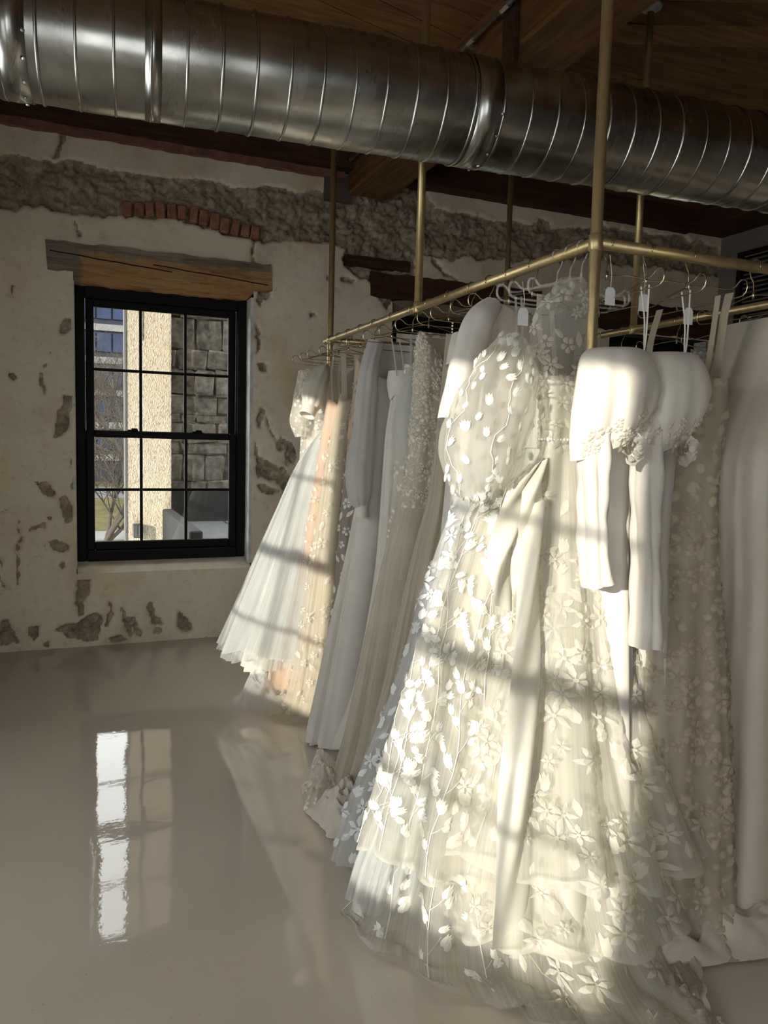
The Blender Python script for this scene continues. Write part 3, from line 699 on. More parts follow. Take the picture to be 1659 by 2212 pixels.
FB['lace_tan_petal'] = fabric('tan_lace_petal', (0.595, 0.528, 0.413), 0.55, 0.35, 0.3, 0.7)
FB['petal_cool'] = fabric('cool_white_petal', (0.768, 0.778, 0.787), 0.5, 0.25, 0.3)
FB['thread'] = fabric('ivory_thread', (0.787, 0.768, 0.701), 0.5, 0.1, 0.2)
FB['thread_dark'] = fabric('taupe_thread', (0.384, 0.346, 0.288), 0.6, 0.1, 0.2)
FB['pearl'] = simple_mat('pearl_bead', (0.82, 0.79, 0.72), 0.15, 0.0, 0.05, 60, 0.7)
FB['card'] = simple_mat('white_card', (0.80, 0.80, 0.82), 0.7, 0, 0.04, 30, 0.2)
FB['clear'] = None
def clear_plastic():
    m, nt, out = new_mat('clear_plastic'); p = N(nt, 'ShaderNodeBsdfPrincipled'); p.inputs['Base Color'].default_value = (.9, .88, .84, 1); p.inputs['Roughness'].default_value = .08
    t = N(nt, 'ShaderNodeBsdfTransparent'); mx = N(nt, 'ShaderNodeMixShader'); mx.inputs[0].default_value = .22
    L(nt, t.outputs[0], mx.inputs[1]); L(nt, p.outputs[0], mx.inputs[2]); L(nt, mx.outputs[0], out.inputs[0]); return m
FB['clear'] = clear_plastic()

# ================================================================== cloth surfaces
def interp(s, S, Vv):
    """monotone cubic through (S, Vv)"""
    S = np.asarray(S, float); Vv = np.asarray(Vv, float); h = np.diff(S); d = np.diff(Vv)/h
    m = np.zeros_like(Vv); m[0] = d[0]; m[-1] = d[-1]
    for i in range(1, len(S)-1):
        m[i] = 0 if d[i-1]*d[i] <= 0 else 2*d[i-1]*d[i]/(d[i-1]+d[i])
    k = np.clip(np.searchsorted(S, s, side='right')-1, 0, len(S)-2); t = (s-S[k])/h[k]
    return ((1+2*t)*(1-t)**2*Vv[k] + t*(1-t)**2*h[k]*m[k] + t*t*(3-2*t)*Vv[k+1] + t*t*(t-1)*h[k]*m[k+1])

class Cloth:
    """closed fabric tube around a hanging axis.  keys: z, left, right, front, back, fold amplitude"""
    def __init__(s, frame, keys, n1=13, n2=21, seed=1, sharp=0.8, hem=0.0, vneck=0.0, sq=1.0, ripple=0.02, lean=(0, 0), tilt=0.0):
        s.fr = frame; s.K = np.array([list(k)+[0]*(6-len(k)) for k in keys], float); s.n1, s.n2 = n1, n2
        r = random.Random(seed); s.p = [r.uniform(0, 6.28) for _ in range(8)]; s.sharp = sharp; s.hem = hem; s.vneck = vneck; s.ripple = ripple; s.lean = lean; s.tilt = tilt
        dz = np.abs(np.diff(s.K[:, 0]))+np.abs(np.diff(s.K[:, 1]))*.5+np.abs(np.diff(s.K[:, 3]))*.5+1e-4; s.S = np.concatenate([[0], np.cumsum(dz)]); s.S /= s.S[-1]
    def local(s, th, t, folds=True):
        k = [interp(t, s.S, s.K[:, i]) for i in range(6)]
        c, sn = np.cos(th), np.sin(th); a = np.where(c > 0, k[2], k[1]); b = np.where(sn > 0, k[4], k[3])
        # blend the two half widths smoothly
        w = 0.5+0.5*np.tanh(c*4); a = k[1]*(1-w)+k[2]*w; w = 0.5+0.5*np.tanh(sn*4); b = k[3]*(1-w)+k[4]*w
        x, y = a*c, b*sn; z = k[0]*np.ones_like(th)
        if folds:
            q = th+.16*np.sin(2*th+s.p[0])+.09*np.sin(3*th+s.p[1])+.05*np.sin(5*th+s.p[5])
            dr = .35*np.sin(2.2*t+s.p[2])
            f1 = 2*np.abs(np.cos((s.n1*q+s.p[3]+dr)/2))**s.sharp-1; f2 = 2*np.abs(np.cos((s.n2*q+s.p[4]-dr)/2))**s.sharp-1
            f3 = np.sin(5*q+s.p[6]+1.5*t); A = k[5]*(.50*f1+.34*f2*(.4+.6*t)+.28*f3)
            nx, ny = b*c+1e-9, a*sn+1e-9; l = np.hypot(nx, ny)+1e-9; x = x+A*nx/l; y = y+A*ny/l
            wt = np.clip((t-.8)/.2, 0, 1); z = z+s.hem*wt*(np.sin(3*th+s.p[7])*.6+.4*np.sin(7*th+s.p[0]))
        if s.tilt: z = z+s.tilt*c*t*t
        if s.vneck:
            d = np.angle(np.exp(1j*(th+math.pi/2))); z = z-s.vneck*np.exp(-(d/.7)**2)*np.clip(1-t/.3, 0, 1)
        fl = .004+s.ripple*np.abs(np.sin(9*th+s.p[1])*np.sin(14*t*6+5*th+s.p[2]))*np.clip((np.hypot(x, y)-.2)*3, .15, 1)
        z = np.maximum(z, fl)
        x = x+s.lean[0]*t; y = y+s.lean[1]*t
        return x, y, z
    def P(s, th, t, folds=True):
        x, y, z = s.local(th, t, folds); o, ew, ed = s.fr
        return np.stack([o[0]+x*ew[0]+y*ed[0], o[1]+x*ew[1]+y*ed[1], z], -1)
    def mesh(s, name, mat, parent, nth=112, nt_=64, open_=None, t0=0.0, t1=1.0):
        if open_: th = np.linspace(open_[0], open_[1], nth+1)
        else: th = np.arange(nth)*2*math.pi/nth
        t = np.linspace(t0, t1, nt_+1); TH, T = np.meshgrid(th, t, indexing='ij'); V = s.P(TH, T)
        n0 = len(th); I = np.arange(n0*(nt_+1)).reshape(n0, nt_+1)
        A = I; B = np.roll(I, -1, 0)
        if open_: A, B = I[:-1], I[1:]
        F = np.stack([A[:, :-1], B[:, :-1], B[:, 1:], A[:, 1:]], -1).reshape(-1, 4)
        o = link_mesh(name, V.reshape(-1, 3), F, mat, parent, True)
        a = o.data.attributes.new('gather', 'FLOAT_VECTOR', 'POINT'); a.data.foreach_set('vector', np.stack([TH*42, T*2.2, TH*0], -1).reshape(-1).astype(np.float32))
        return o
    def hem_band(s, parent, mat, open_=None, w=.012, name='hem_band'):
        q = s.K[-1].copy(); L_ = max(.02, np.abs(np.diff(s.K[:, 0])).sum()); n = 200
        th = np.linspace(*(open_ or (0, 2*math.pi)), n); V = []
        for t in (1-w/L_, 1.0):
            P = s.P(th, np.full(n, t)); o = np.array([s.fr[0][0], s.fr[0][1], 0]); d = P-o; d[:, 2] = 0; d /= np.linalg.norm(d, axis=1)[:, None]+1e-9; V.append(P+d*.0015)
        V = np.concatenate(V); I = np.arange(n-1); F = np.stack([I, I+1, I+1+n, I+n], -1)
        return link_mesh(name, V, F, mat, parent, True)
    def stick(s, th0, t0, pts, lift, rot=0.0, scale=1.0):
        """2-D outline points (metres) laid on the cloth"""
        e = 1e-3; c = np.array([th0]); tt = np.array([t0])
        pa = s.P(c+e*20, tt, False)-s.P(c-e*20, tt, False); pb = s.P(c, np.minimum(tt+e*10, 1), False)-s.P(c, tt-e*10, False)
        la = np.linalg.norm(pa)/(40*e)+1e-6; lb = np.linalg.norm(pb)/(20*e)+1e-6
        p = np.asarray(pts, float)*scale; cr, sr = math.cos(rot), math.sin(rot); u = p[:, 0]*cr-p[:, 1]*sr; v = p[:, 0]*sr+p[:, 1]*cr
        th = th0+u/la; t = np.clip(t0-v/lb, 0, 1); q = s.P(th, t)
        dth = s.P(th+4e-3, t)-s.P(th-4e-3, t); dt = s.P(th, np.clip(t+4e-3, 0, 1))-s.P(th, np.clip(t-4e-3, 0, 1))
        n = np.cross(dt, dth); n /= np.linalg.norm(n, axis=1)[:, None]+1e-9
        o = np.array([s.fr[0][0], s.fr[0][1], 0]); out = q-o; out[:, 2] = 0; sg = np.sign((n*out).sum(1)); sg[sg == 0] = 1
        return q+n*sg[:, None]*np.asarray(lift).reshape(-1, 1)

# ---- appliqué outlines: points (u, v up) with a fan of faces
def leaf_shape(w=.010, l=.016, notch=True):
    if notch: ring = [(0, -l*.95), (w*.75, -l*.62), (w, -.0), (w*.82, l*.5), (w*.78, l*.98), (w*.35, l*.66), (0, l*1.08), (-w*.35, l*.66), (-w*.78, l*.98), (-w*.82, l*.5), (-w, 0), (-w*.75, -l*.62)]
    else: ring = [(0, -l), (w*.6, -l*.6), (w, -.05*l), (w*.7, l*.55), (0, l*1.15), (-w*.7, l*.55), (-w, -.05*l), (-w*.6, -l*.6)]
    P = [(0, 0)]+ring; n = len(ring); F = [(0, i+1, (i+1) % n+1) for i in range(n)]; lift = [.0055]+[.0028]*n
    return P, F, lift
def flower_shape(np_=6, r=.042, w=.30, seed=0):
    rr = random.Random(seed); P = [(0, 0)]; F = []; lift = [.007]
    for k in range(np_):
        a = 2*math.pi*k/np_+rr.uniform(-.12, .12); rk = r*rr.uniform(.82, 1.1); b = len(P)
        for d, o, lf in ((.12, 0, .006), (.45, w, .0065), (.75, w*.75, .005), (1.0, 0, .0035), (.75, -w*.75, .005), (.45, -w, .0065)):
            x, y = d*rk, o*rk*.62; P.append((x*math.cos(a)-y*math.sin(a), x*math.sin(a)+y*math.cos(a))); lift.append(lf)
        P.append((.55*rk*math.cos(a), .55*rk*math.sin(a))); lift.append(.0085)
        m = b+6; F += [(m, b+i, b+(i+1) % 6) for i in range(6)]
    b = len(P); hub = [(r*.13*math.cos(i*1.047), r*.13*math.sin(i*1.047)) for i in range(6)]; P += hub; lift += [.009]*6; F += [(0, b+i, b+(i+1) % 6) for i in range(6)]
    return P, F, lift
def blossom_shape(r=.026, seed=0):
    rr = random.Random(seed); P = [(0, 0)]; F = []; lift = [.006]
    for k in range(5):
        a = 2*math.pi*k/5; b = len(P)
        for d, o in ((.18, 0), (.55, .34), (.92, .30), (1.02, 0), (.92, -.30), (.55, -.34)):
            x, y = d*r, o*r; P.append((x*math.cos(a)-y*math.sin(a), x*math.sin(a)+y*math.cos(a))); lift.append(.0045)
        P.append((.6*r*math.cos(a), .6*r*math.sin(a))); lift.append(.0075)
        F += [(b+6, b+i, b+(i+1) % 6) for i in range(6)]
    return P, F, lift
SH = {'pod': leaf_shape(), 'leaf': leaf_shape(.011, .024, False), 'lily': flower_shape(6, .046), 'lily2': flower_shape(6, .034, .34, 4), 'blossom': blossom_shape(), 'tulip': leaf_shape(.017, .025)}
def motif(cl, kind, th, t, rot, sc, mat, parent, name):
    P, F, lift = SH[kind]; V = cl.stick(th, t, P, lift, rot, sc); return link_mesh(name, V, F, mat, parent)
def motifs_joined(cl, items, mat, parent, name):
    mb = MB()
    for kind, th, t, rot, sc in items:
        P, F, lift = SH[kind]; mb.add(cl.stick(th, t, P, lift, rot, sc), F)
    o = mb.build(name, mat, parent); o['kind'] = 'stuff'; return o
def stem(mb, cl, pts, r=.0013):
    th = np.array([p[0] for p in pts]); t = np.array([p[1] for p in pts])
    V = np.concatenate([cl.stick(a, b, [(0, 0)], [.003]) for a, b in zip(th, t)]); mb.tube(V, r, 4, False)

def scatter_vines(cl, parent, nstem, th_rng, t_rng, seed, mat, max_n, gap=.055, kind='pod', name='leaf', sc=1.0):
    """climbing stems with paired pods"""
    rr = random.Random(seed); mb = MB(); items = []
    def metric(th, t):
        c = np.array([th]); tt = np.array([t]); la = np.linalg.norm(cl.P(c+.02, tt, False)-cl.P(c-.02, tt, False))/.04+1e-6
        lb = np.linalg.norm(cl.P(c, tt+.01, False)-cl.P(c, tt-.01, False))/.02+1e-6; return la, lb
    for i in range(nstem):
        th = th_rng[0]+(th_rng[1]-th_rng[0])*(i+.5)/nstem+rr.uniform(-.04, .04); t = t_rng[1]; pts = [(th, t)]; side = 1; ang = rr.uniform(-.15, .15)
        while t > t_rng[0]:
            la, lb = metric(th, t); ang = ang*.8+rr.uniform(-.16, .16)
            th += math.sin(ang)*gap/la; t -= math.cos(ang)*gap/lb; pts.append((th, t)); side = -side
            if t <= t_rng[0]: break
            # side twig
            a2 = ang+side*rr.uniform(.5, .9); ln = rr.uniform(.035, .06); tw_ = [(th, t)]; a, b = th, t
            for s_ in range(2):
                a += math.sin(a2)*ln/2/la; b -= math.cos(a2)*ln/2/lb; b = min(max(b, .01), .99); tw_.append((a, b))
            stem(mb, cl, tw_, .0011)
            for s_, dd in ((0, .011), (1, -.016), (2, .022)):
                if s_ == 2 and rr.random() < .35: continue
                pa = a+(math.sin(a2+1.57*(1 if s_ else 0)*(-1)**s_)*dd)/la; pb = min(max(b-(math.cos(a2)*(.018 if s_ == 0 else -.012*s_))/lb, .01), .985)
                it = (kind, pa, pb, -(a2+rr.uniform(-.7, .7)), sc*rr.uniform(.85, 1.2)); items.append(it)
        if len(pts) > 2: stem(mb, cl, pts, .0017)
    o = mb.build('vine_embroidery', FB['thread'], parent, True)
    rr.shuffle(items)
    for it in items[:max_n]: motif(cl, *it, mat, parent, name)
    if len(items) > max_n: motifs_joined(cl, items[max_n:], mat, parent, 'small_leaves')
    return len(items)

def scatter_flowers(cl, parent, n, th_rng, t_rng, seed, mat, kinds, name='flower', mind=.075, sc=1.0, joined=False):
    rr = random.Random(seed); placed = []; items = []; tries = 0
    while len(items) < n and tries < n*40:
        tries += 1; th = rr.uniform(*th_rng); t = t_rng[0]+(t_rng[1]-t_rng[0])*rr.random()**.8
        p = cl.P(np.array([th]), np.array([t]), False)[0]
        if any(abs(p[0]-q[0])+abs(p[1]-q[1])+abs(p[2]-q[2]) < mind*1.2 for q in placed): continue
        placed.append(p); k = rr.choice(kinds); items.append((k, th, t, rr.uniform(0, 6.28) if k not in ('tulip', 'leaf') else rr.uniform(-.9, .9), sc*rr.uniform(.75, 1.2)))
    if joined: return motifs_joined(cl, items, mat, parent, name)
    for it in items: motif(cl, *it, mat, parent, name)

# ---- tubes: sleeves, straps
def smooth_path(pts, n):
    pts = np.asarray(pts, float); d = np.concatenate([[0], np.cumsum(np.linalg.norm(np.diff(pts, axis=0), axis=1))]); s = np.linspace(0, d[-1], n)
    return np.stack([interp(s, d, pts[:, i]) for i in range(pts.shape[1])], -1)
def sleeve(name, frame, path, mat, parent, flat=1.0, folds=7, amp=.004, seg=40, n=40, seed=1, cap=False):
    """path rows: w, d, z, radius (local hanger frame)"""
    rr = random.Random(seed); q = smooth_path(path, n); o, ew, ed = frame; C = np.stack([o[0]+q[:, 0]*ew[0]+q[:, 1]*ed[0], o[1]+q[:, 0]*ew[1]+q[:, 1]*ed[1], q[:, 2]], -1)
    T = np.gradient(C, axis=0); T /= np.linalg.norm(T, axis=1)[:, None]; a = np.cross(T[0], np.array([ed[0], ed[1], 0.0])); a /= np.linalg.norm(a); V = []; p0 = rr.uniform(0, 6)
    for i in range(n):
        a = a-T[i]*(a@T[i]); a /= np.linalg.norm(a); b = np.cross(T[i], a); th = np.arange(seg)*2*math.pi/seg
        A = amp*(.6*(2*np.abs(np.cos((folds*th+p0+.02*i)/2))**.8-1)+.4*np.sin(3*th+i*.15+p0)+.25*np.sin(i*.5+2*th)); r = q[i, 3]+A*min(1, q[i, 3]/.03)
        V.append(C[i]+np.outer(r*np.cos(th), a)+np.outer(r*np.sin(th)*flat, b))
    V = np.concatenate(V); I = np.arange(n*seg).reshape(n, seg); J = np.roll(I, -1, 1)
    F = np.stack([I[:-1], J[:-1], J[1:], I[1:]], -1).reshape(-1, 4); return link_mesh(name, V, F, mat, parent, True)
def strap(frame, pts, mat, parent, w=.006, name='strap'):
    o, ew, ed = frame; q = smooth_path(pts, 12); C = np.stack([o[0]+q[:, 0]*ew[0]+q[:, 1]*ed[0], o[1]+q[:, 0]*ew[1]+q[:, 1]*ed[1], q[:, 2]], -1)
    V = []; E = np.array([ew[0], ew[1], 0.])*w/2; D = np.array([ed[0], ed[1], 0.])*.0008
    for c in C: V += [c-E-D, c+E-D, c+E+D, c-E+D]
    F = [(i*4+k, i*4+(k+1) % 4, (i+1)*4+(k+1) % 4, (i+1)*4+k) for i in range(len(C)-1) for k in range(4)]
    return link_mesh(name, V, F, mat, parent)
def crumple(name, cx, cy, rx, ry, h, mat, parent, seed, n=60, rot=0.0, freq=9):
    """heap of folded cloth lying on the floor"""
    r_ = np.linspace(0, 1, n); th = np.linspace(0, 2*math.pi, n*2, endpoint=False); TH, Rr = np.meshgrid(th, r_, indexing='ij')
    edge = 1+.22*(fbm(np.cos(TH)*1.7+seed*3.3+9, np.sin(TH)*1.7+5, 3)-.5)*2
    x = rx*Rr*edge*np.cos(TH); y = ry*Rr*edge*np.sin(TH)
    u = fbm(x*freq*.7+seed*7+20, y*freq*.7+31, 3); v = fbm(x*freq*.7+seed*5+50, y*freq*.7+11, 3)
    ridge = 1-np.abs(fbm(x*freq+u*2.2+seed*11+9, y*freq+v*2.2+7, 3)-.5)*4; ridge = np.clip(ridge, -.2, 1); rid2 = 1-np.abs(np.sin(x*freq*2.6+u*7)*.5+np.sin(y*freq*2.2+v*8)*.5)
    z = h*(.35+.45*ridge+.35*rid2)*(1-Rr**3.0)+.006
    x = x+(u-.5)*.10; y = y+(v-.5)*.10; c, s = math.cos(rot), math.sin(rot)
    V = np.stack([cx+x*c-y*s, cy+x*s+y*c, np.maximum(z, .004)], -1); I = np.arange(V.shape[0]*n).reshape(-1, n); J = np.roll(I, -1, 0)
    F = np.stack([I[:, :-1], J[:, :-1], J[:, 1:], I[:, 1:]], -1).reshape(-1, 4); return link_mesh(name, V.reshape(-1, 3), F, mat, parent, True)

# ================================================================== hangers
def hanger_local(half=.21):
    """hook and shoulder wire in the (w, z) plane, z measured from the rail axis"""
    hook = [(.0195*math.cos(a)-.0, .0195*math.sin(a)+.0010) for a in np.linspace(math.radians(-25), math.radians(180), 14)]
    hook = [(-x, z) for x, z in hook]          # opens to +w
    neck = [(.018, -.012), (.012, -.030), (.002, -.048), (0, -.085)]
    right = [(0, -.085), (half*.4, -.101), (half*.8, -.121), (half*.86, -.118), (half*.95, -.103), (half*1.04, -.108), (half*1.06, -.13), (half*.97, -.148), (half*.5, -.1505), (0, -.151)]
    left = [(-x, z) for x, z in right]
    return hook+neck, right, left
def make_hanger(name, frame, label, half=.21, mat='wire', dz=0.0, r=.0020):
    o, ew, ed = frame; root = empty(name, (o[0], o[1], RZ-.15), label, 'hanger', 'hangers on the brass rack'); hk, rt, lf = hanger_local(half)
    def W(pts, dd=0): return [(o[0]+w*ew[0]+dd*ed[0], o[1]+w*ew[1]+dd*ed[1], RZ+z) for w, z in pts]
    MB().tube(smooth_path(W(hk), 34), r, 6).build('hook', M[mat] if mat in M else FB[mat], root, True)
    mm = M['wire'] if mat == 'wire' else FB['clear']; r2 = r if mat == 'wire' else .0034
    MB().tube(smooth_path(W(rt), 40), r2, 6).tube(smooth_path(W(lf), 40), r2, 6).build('shoulder_wire', mm, root, True)
    MB().tube([(o[0], o[1], RZ-.072), (o[0], o[1], RZ-.098)], r*2.0, 8).build('twist', mm, root, True)
    return root
def frame1(y, tilt=0.0): 
    c, s = math.cos(tilt), math.sin(tilt); return ((RX, y), (c, s), (-s, c))          # rail along Y, shoulders along X
def frame2(x, tilt=0.0):
    c, s = math.cos(tilt), math.sin(tilt); return ((x, RY0), (-s, c), (c, s))           # front rail, shoulders along Y (w<0 towards the viewer)
def frame3(y, tilt=0.0):
    c, s = math.cos(tilt), math.sin(tilt); return ((RX2, y), (c, s), (-s, c))
GR = 'gowns hanging on the brass rack'
def gown(label, frame): return empty('wedding_gown', (frame[0][0], frame[0][1], 0), label, 'dress', GR)

# ================================================================== gowns on the left rail, far to near
PI = math.pi
VIS = (PI*0.80, PI*1.62)           # part of the skirt that faces the room

f = frame1(4.13, -.05); g = gown('sheer beaded lace gown at the far end, behind the puff-sleeved tulle gown', f); make_hanger('wire_hanger', f, 'wire hanger at the far end holding the beaded lace gown')
c = Cloth(f, [(1.80, .15, .15, .03, .03, .002), (1.55, .16, .14, .06, .06, .004), (1.3, .17, .16, .07, .07, .006), (.9, .19, .2, .09, .1, .012), (.1, .26, .3, .14, .2, .03)], 11, 17, 3, vneck=.14)
c.mesh('skirt', FB['lace'], g, 80, 50); Cloth(f, [(1.5, .13, .12, .05, .05, .002), (1.2, .14, .14, .06, .06, .004), (.15, .22, .25, .12, .17, .02)], 9, 14, 4).mesh('lining', FB['lining'], g, 64, 30)
sleeve('sleeve', f, [(-.16, -.02, 1.78, .03), (-.185, -.04, 1.62, .035), (-.19, -.05, 1.50, .05), (-.18, -.05, 1.42, .03)], FB['lace'], g)

# puff sleeved tulle ball gown
f = frame1(4.0, .06); g = gown('white tulle gown with short satin puff sleeve, farthest left', f); make_hanger('wire_hanger', f, 'wire hanger of the puff-sleeved tulle gown')
Cloth(f, [(1.81, .10, .10, .04, .04, .002), (1.66, .11, .12, .05, .05, .004), (1.5, .075, .08, .05, .05, .003), (1.44, .09, .09, .055, .055, .003)], 7, 11, 8, vneck=.06).mesh('bodice', FB['satin_cream'], g, 64, 28)
sleeve('sleeve', f, [(-.08, -.02, 1.80, .028), (-.12, -.05, 1.75, .05), (-.165, -.08, 1.67, .064), (-.19, -.10, 1.60, .056), (-.205, -.11, 1.565, .036)], FB['satin_cream'], g, .85, 9, .006, seed=3)
sleeve('cuff', f, [(-.198, -.108, 1.575, .037), (-.212, -.115, 1.55, .041), (-.222, -.12, 1.53, .041)], FB['satin_cream'], g, 1, 3, .001, n=8)
for i, (sd, mt, k) in enumerate(((21, 'tulle', 1.0), (22, 'tulle', .95), (24, 'tulle', .88), (23, 'lining', .78))):
    K = [(1.47, .08, .08, .05, .05, .003), (1.28, .21, .2, .12, .14, .012), (1.02, .32, .3, .17, .24, .022), (.77, .42, .38, .22, .33, .03), (.52, .52, .45, .26, .40, .036), (.27-.03*i, .63, .5, .30, .46, .042)]
    Cloth(f, [(z, l*k, r*k, a*k, b*k, am) for z, l, r, a, b, am in K], 17+i*4, 29+i*3, sd, hem=.03).mesh('skirt' if mt != 'lining' else 'underskirt', FB[mt], g, 150, 60)
crumple('tulle_hem', .94, 3.86, .17, .15, .16, FB['tulle'], g, 31, 40, .6)
crumple('train', 1.0, 3.78, .16, .20, .12, FB['tulle_cream'], g, 37, 46, .5)

# blush lace gown
f = frame1(3.84, -.04); g = gown('blush peach lace gown trailing a leafy train by the tulle gown', f); make_hanger('wire_hanger', f, 'wire hanger of the blush peach lace gown')
K = [(1.62, .11, .11, .05, .05, .003), (1.5, .13, .12, .06, .06, .004), (1.28, .16, .14, .07, .06, .006), (.97, .21, .18, .09, .08, .01), (.67, .27, .22, .11, .1, .016), (.31, .37, .3, .14, .12, .024), (.05, .45, .36, .18, .15, .03), (.005, .52, .4, .24, .18, .03)]
c = Cloth(f, K, 11, 19, 41, vneck=.08); c.mesh('skirt', FB['tulle_peach'], g, 130, 64)
Cloth(f, [(z, l*.93, r*.93, a*.85, b*.85, am*.8) for z, l, r, a, b, am in K[:-1]], 11, 19, 41, vneck=.08).mesh('lining', FB['lining_peach'], g, 72, 40)
for w in (-.09, -.05): strap(f, [(w, -.02, 1.83), (w-.01, -.03, 1.72), (w-.005, -.045, 1.60)], FB['tulle_cream'], g, .012)
scatter_flowers(c, g, 50, (PI*.85, PI*1.5), (.08, .97), 5, FB['petal'], ['blossom', 'leaf', 'lily2'], 'lace_applique', .05, .9)

f = frame1(3.66, .05); g = gown('cream lace gown with floral appliqué down its skirt and sheer straps', f); make_hanger('wire_hanger', f, 'wire hanger of the cream floral lace gown')
K = [(1.64, .10, .1, .05, .05, .003), (1.41, .15, .13, .07, .06, .006), (1.06, .20, .17, .09, .07, .012), (.59, .26, .22, .11, .09, .02), (.12, .33, .3, .14, .12, .028), (.02, .38, .33, .18, .14, .03), (.004, .45, .38, .22, .16, .03)]
c = Cloth(f, K, 12, 20, 52, vneck=.1); c.mesh('skirt', FB['tulle_cream'], g, 130, 64); Cloth(f, [(z, l*.9, r*.9, a*.85, b*.85, am*.8) for z, l, r, a, b, am in K[:-1]], 12, 20, 52, vneck=.1).mesh('lining', FB['lining_warm'], g, 72, 40)
for w in (-.10, -.03): strap(f, [(w, -.02, 1.84), (w, -.03, 1.75), (w+.0, -.045, 1.60)], FB['tulle_cream'], g, .03)
scatter_flowers(c, g, 70, (PI*.85, PI*1.5), (.03, .97), 6, FB['petal'], ['blossom', 'blossom', 'lily2', 'leaf'], 'lace_applique', .045, .95)

f = frame1(3.47, -.03); g = gown('taupe gown with embroidered nude bodice beside the cream lace gown', f); make_hanger('wire_hanger', f, 'wire hanger of the taupe embroidered gown')
c = Cloth(f, [(1.80, .09, .09, .03, .03, .001), (1.63, .10, .1, .05, .05, .003), (1.45, .12, .11, .055, .055, .003), (1.31, .125, .12, .06, .06, .003)], 7, 11, 61, vneck=.2); c.mesh('bodice', FB['nude'], g, 64, 30)
scatter_flowers(c, g, 26, (PI*.9, PI*1.6), (.15, .97), 7, FB['thread_dark'], ['leaf', 'blossom'], 'embroidery', .04, .8)
c = Cloth(f, [(1.31, .128, .122, .062, .062, .003), (.97, .155, .15, .075, .075, .008), (.63, .175, .17, .085, .085, .014), (.05, .25, .25, .12, .12, .024)], 10, 16, 62); c.mesh('skirt', FB['taupe'], g, 90, 50)
scatter_flowers(c, g, 45, (PI*.9, PI*1.55), (.03, .8), 8, FB['thread'], ['leaf', 'blossom', 'leaf'], 'embroidery', .05, .9)

f = frame1(3.25, .04); g = gown('silver-white gown with long chiffon bishop sleeve and deep V neckline', f); make_hanger('wire_hanger', f, 'wire hanger of the silver-white chiffon gown')
Cloth(f, [(1.85, .11, .11, .03, .03, .002), (1.7, .12, .11, .05, .05, .003), (1.45, .12, .12, .06, .06, .003), (1.3, .12, .12, .06, .06, .003)], 7, 11, 71, vneck=.42).mesh('bodice', FB['crepe'], g, 80, 36)
Cloth(f, [(1.31, .122, .122, .062, .062, .003), (.89, .19, .17, .08, .08, .012), (.58, .25, .2, .095, .09, .022), (.16, .33, .26, .12, .12, .03), (.01, .36, .28, .13, .13, .032)], 12, 19, 72).mesh('skirt', FB['crepe'], g, 100, 56)
sleeve('sleeve', f, [(-.09, -.03, 1.85, .035), (-.13, -.04, 1.68, .045), (-.15, -.05, 1.45, .052), (-.17, -.06, 1.25, .062), (-.165, -.06, 1.15, .05), (-.155, -.06, 1.11, .028)], FB['chiffon'], g, .8, 9, .006, seed=5)
sleeve('cuff', f, [(-.155, -.06, 1.12, .028), (-.15, -.06, 1.06, .027)], FB['crepe'], g, 1, 3, .001, n=6)

f = frame1(3.02, -.05); g = gown('plain ivory crepe gown with folded bustier and thin straps', f); make_hanger('wire_hanger', f, 'wire hanger of the thin-strapped crepe gown')
Cloth(f, [(1.70, .10, .10, .055, .05, .004), (1.66, .085, .085, .05, .045, .003), (1.41, .11, .11, .06, .06, .004), (.92, .13, .13, .07, .07, .010), (.32, .21, .2, .1, .1, .022), (.06, .30, .28, .12, .12, .028)], 10, 17, 81).mesh('skirt', FB['crepe'], g, 96, 60)
Cloth(f, [(1.705, .103, .103, .06, .05, .003), (1.66, .108, .108, .066, .055, .004), (1.60, .098, .098, .058, .05, .003)], 3, 5, 82, hem=.02).mesh('folded_neckline', FB['crepe'], g, 64, 10)
for w in (-.085, -.05): strap(f, [(w-.01, -.0, 1.84), (w-.004, -.03, 1.76), (w, -.05, 1.68)], FB['crepe'], g, .006)
crumple('train', .94, 2.53, .12, .15, .13, FB['crepe_warm'], g, 3, 56, .3, 13)

f = frame1(2.86, .04); g = gown('sparkling tulle gown with short glitter puff sleeve', f); make_hanger('wire_hanger', f, 'wire hanger of the sparkling puff-sleeved tulle gown')
Cloth(f, [(1.72, .10, .1, .05, .05, .003), (1.45, .12, .12, .06, .06, .004), (1.0, .15, .15, .075, .075, .012), (.08, .28, .28, .12, .12, .03)], 12, 20, 91, vneck=.1).mesh('skirt', FB['lace'], g, 90, 50)
Cloth(f, [(1.6, .09, .09, .045, .045, .003), (1.0, .13, .13, .06, .06, .01), (.1, .24, .24, .1, .1, .02)], 12, 20, 91).mesh('lining', FB['lining'], g, 60, 30)
sleeve('sleeve', f, [(-.09, -.06, 1.66, .03), (-.105, -.075, 1.58, .055), (-.12, -.085, 1.48, .066), (-.12, -.09, 1.40, .05), (-.11, -.09, 1.35, .03)], FB['tulle'], g, .8, 9, .005, seed=6)
strap(f, [(-.08, 0, 1.84), (-.09, -.03, 1.75), (-.09, -.05, 1.66)], FB['tulle'], g, .01)

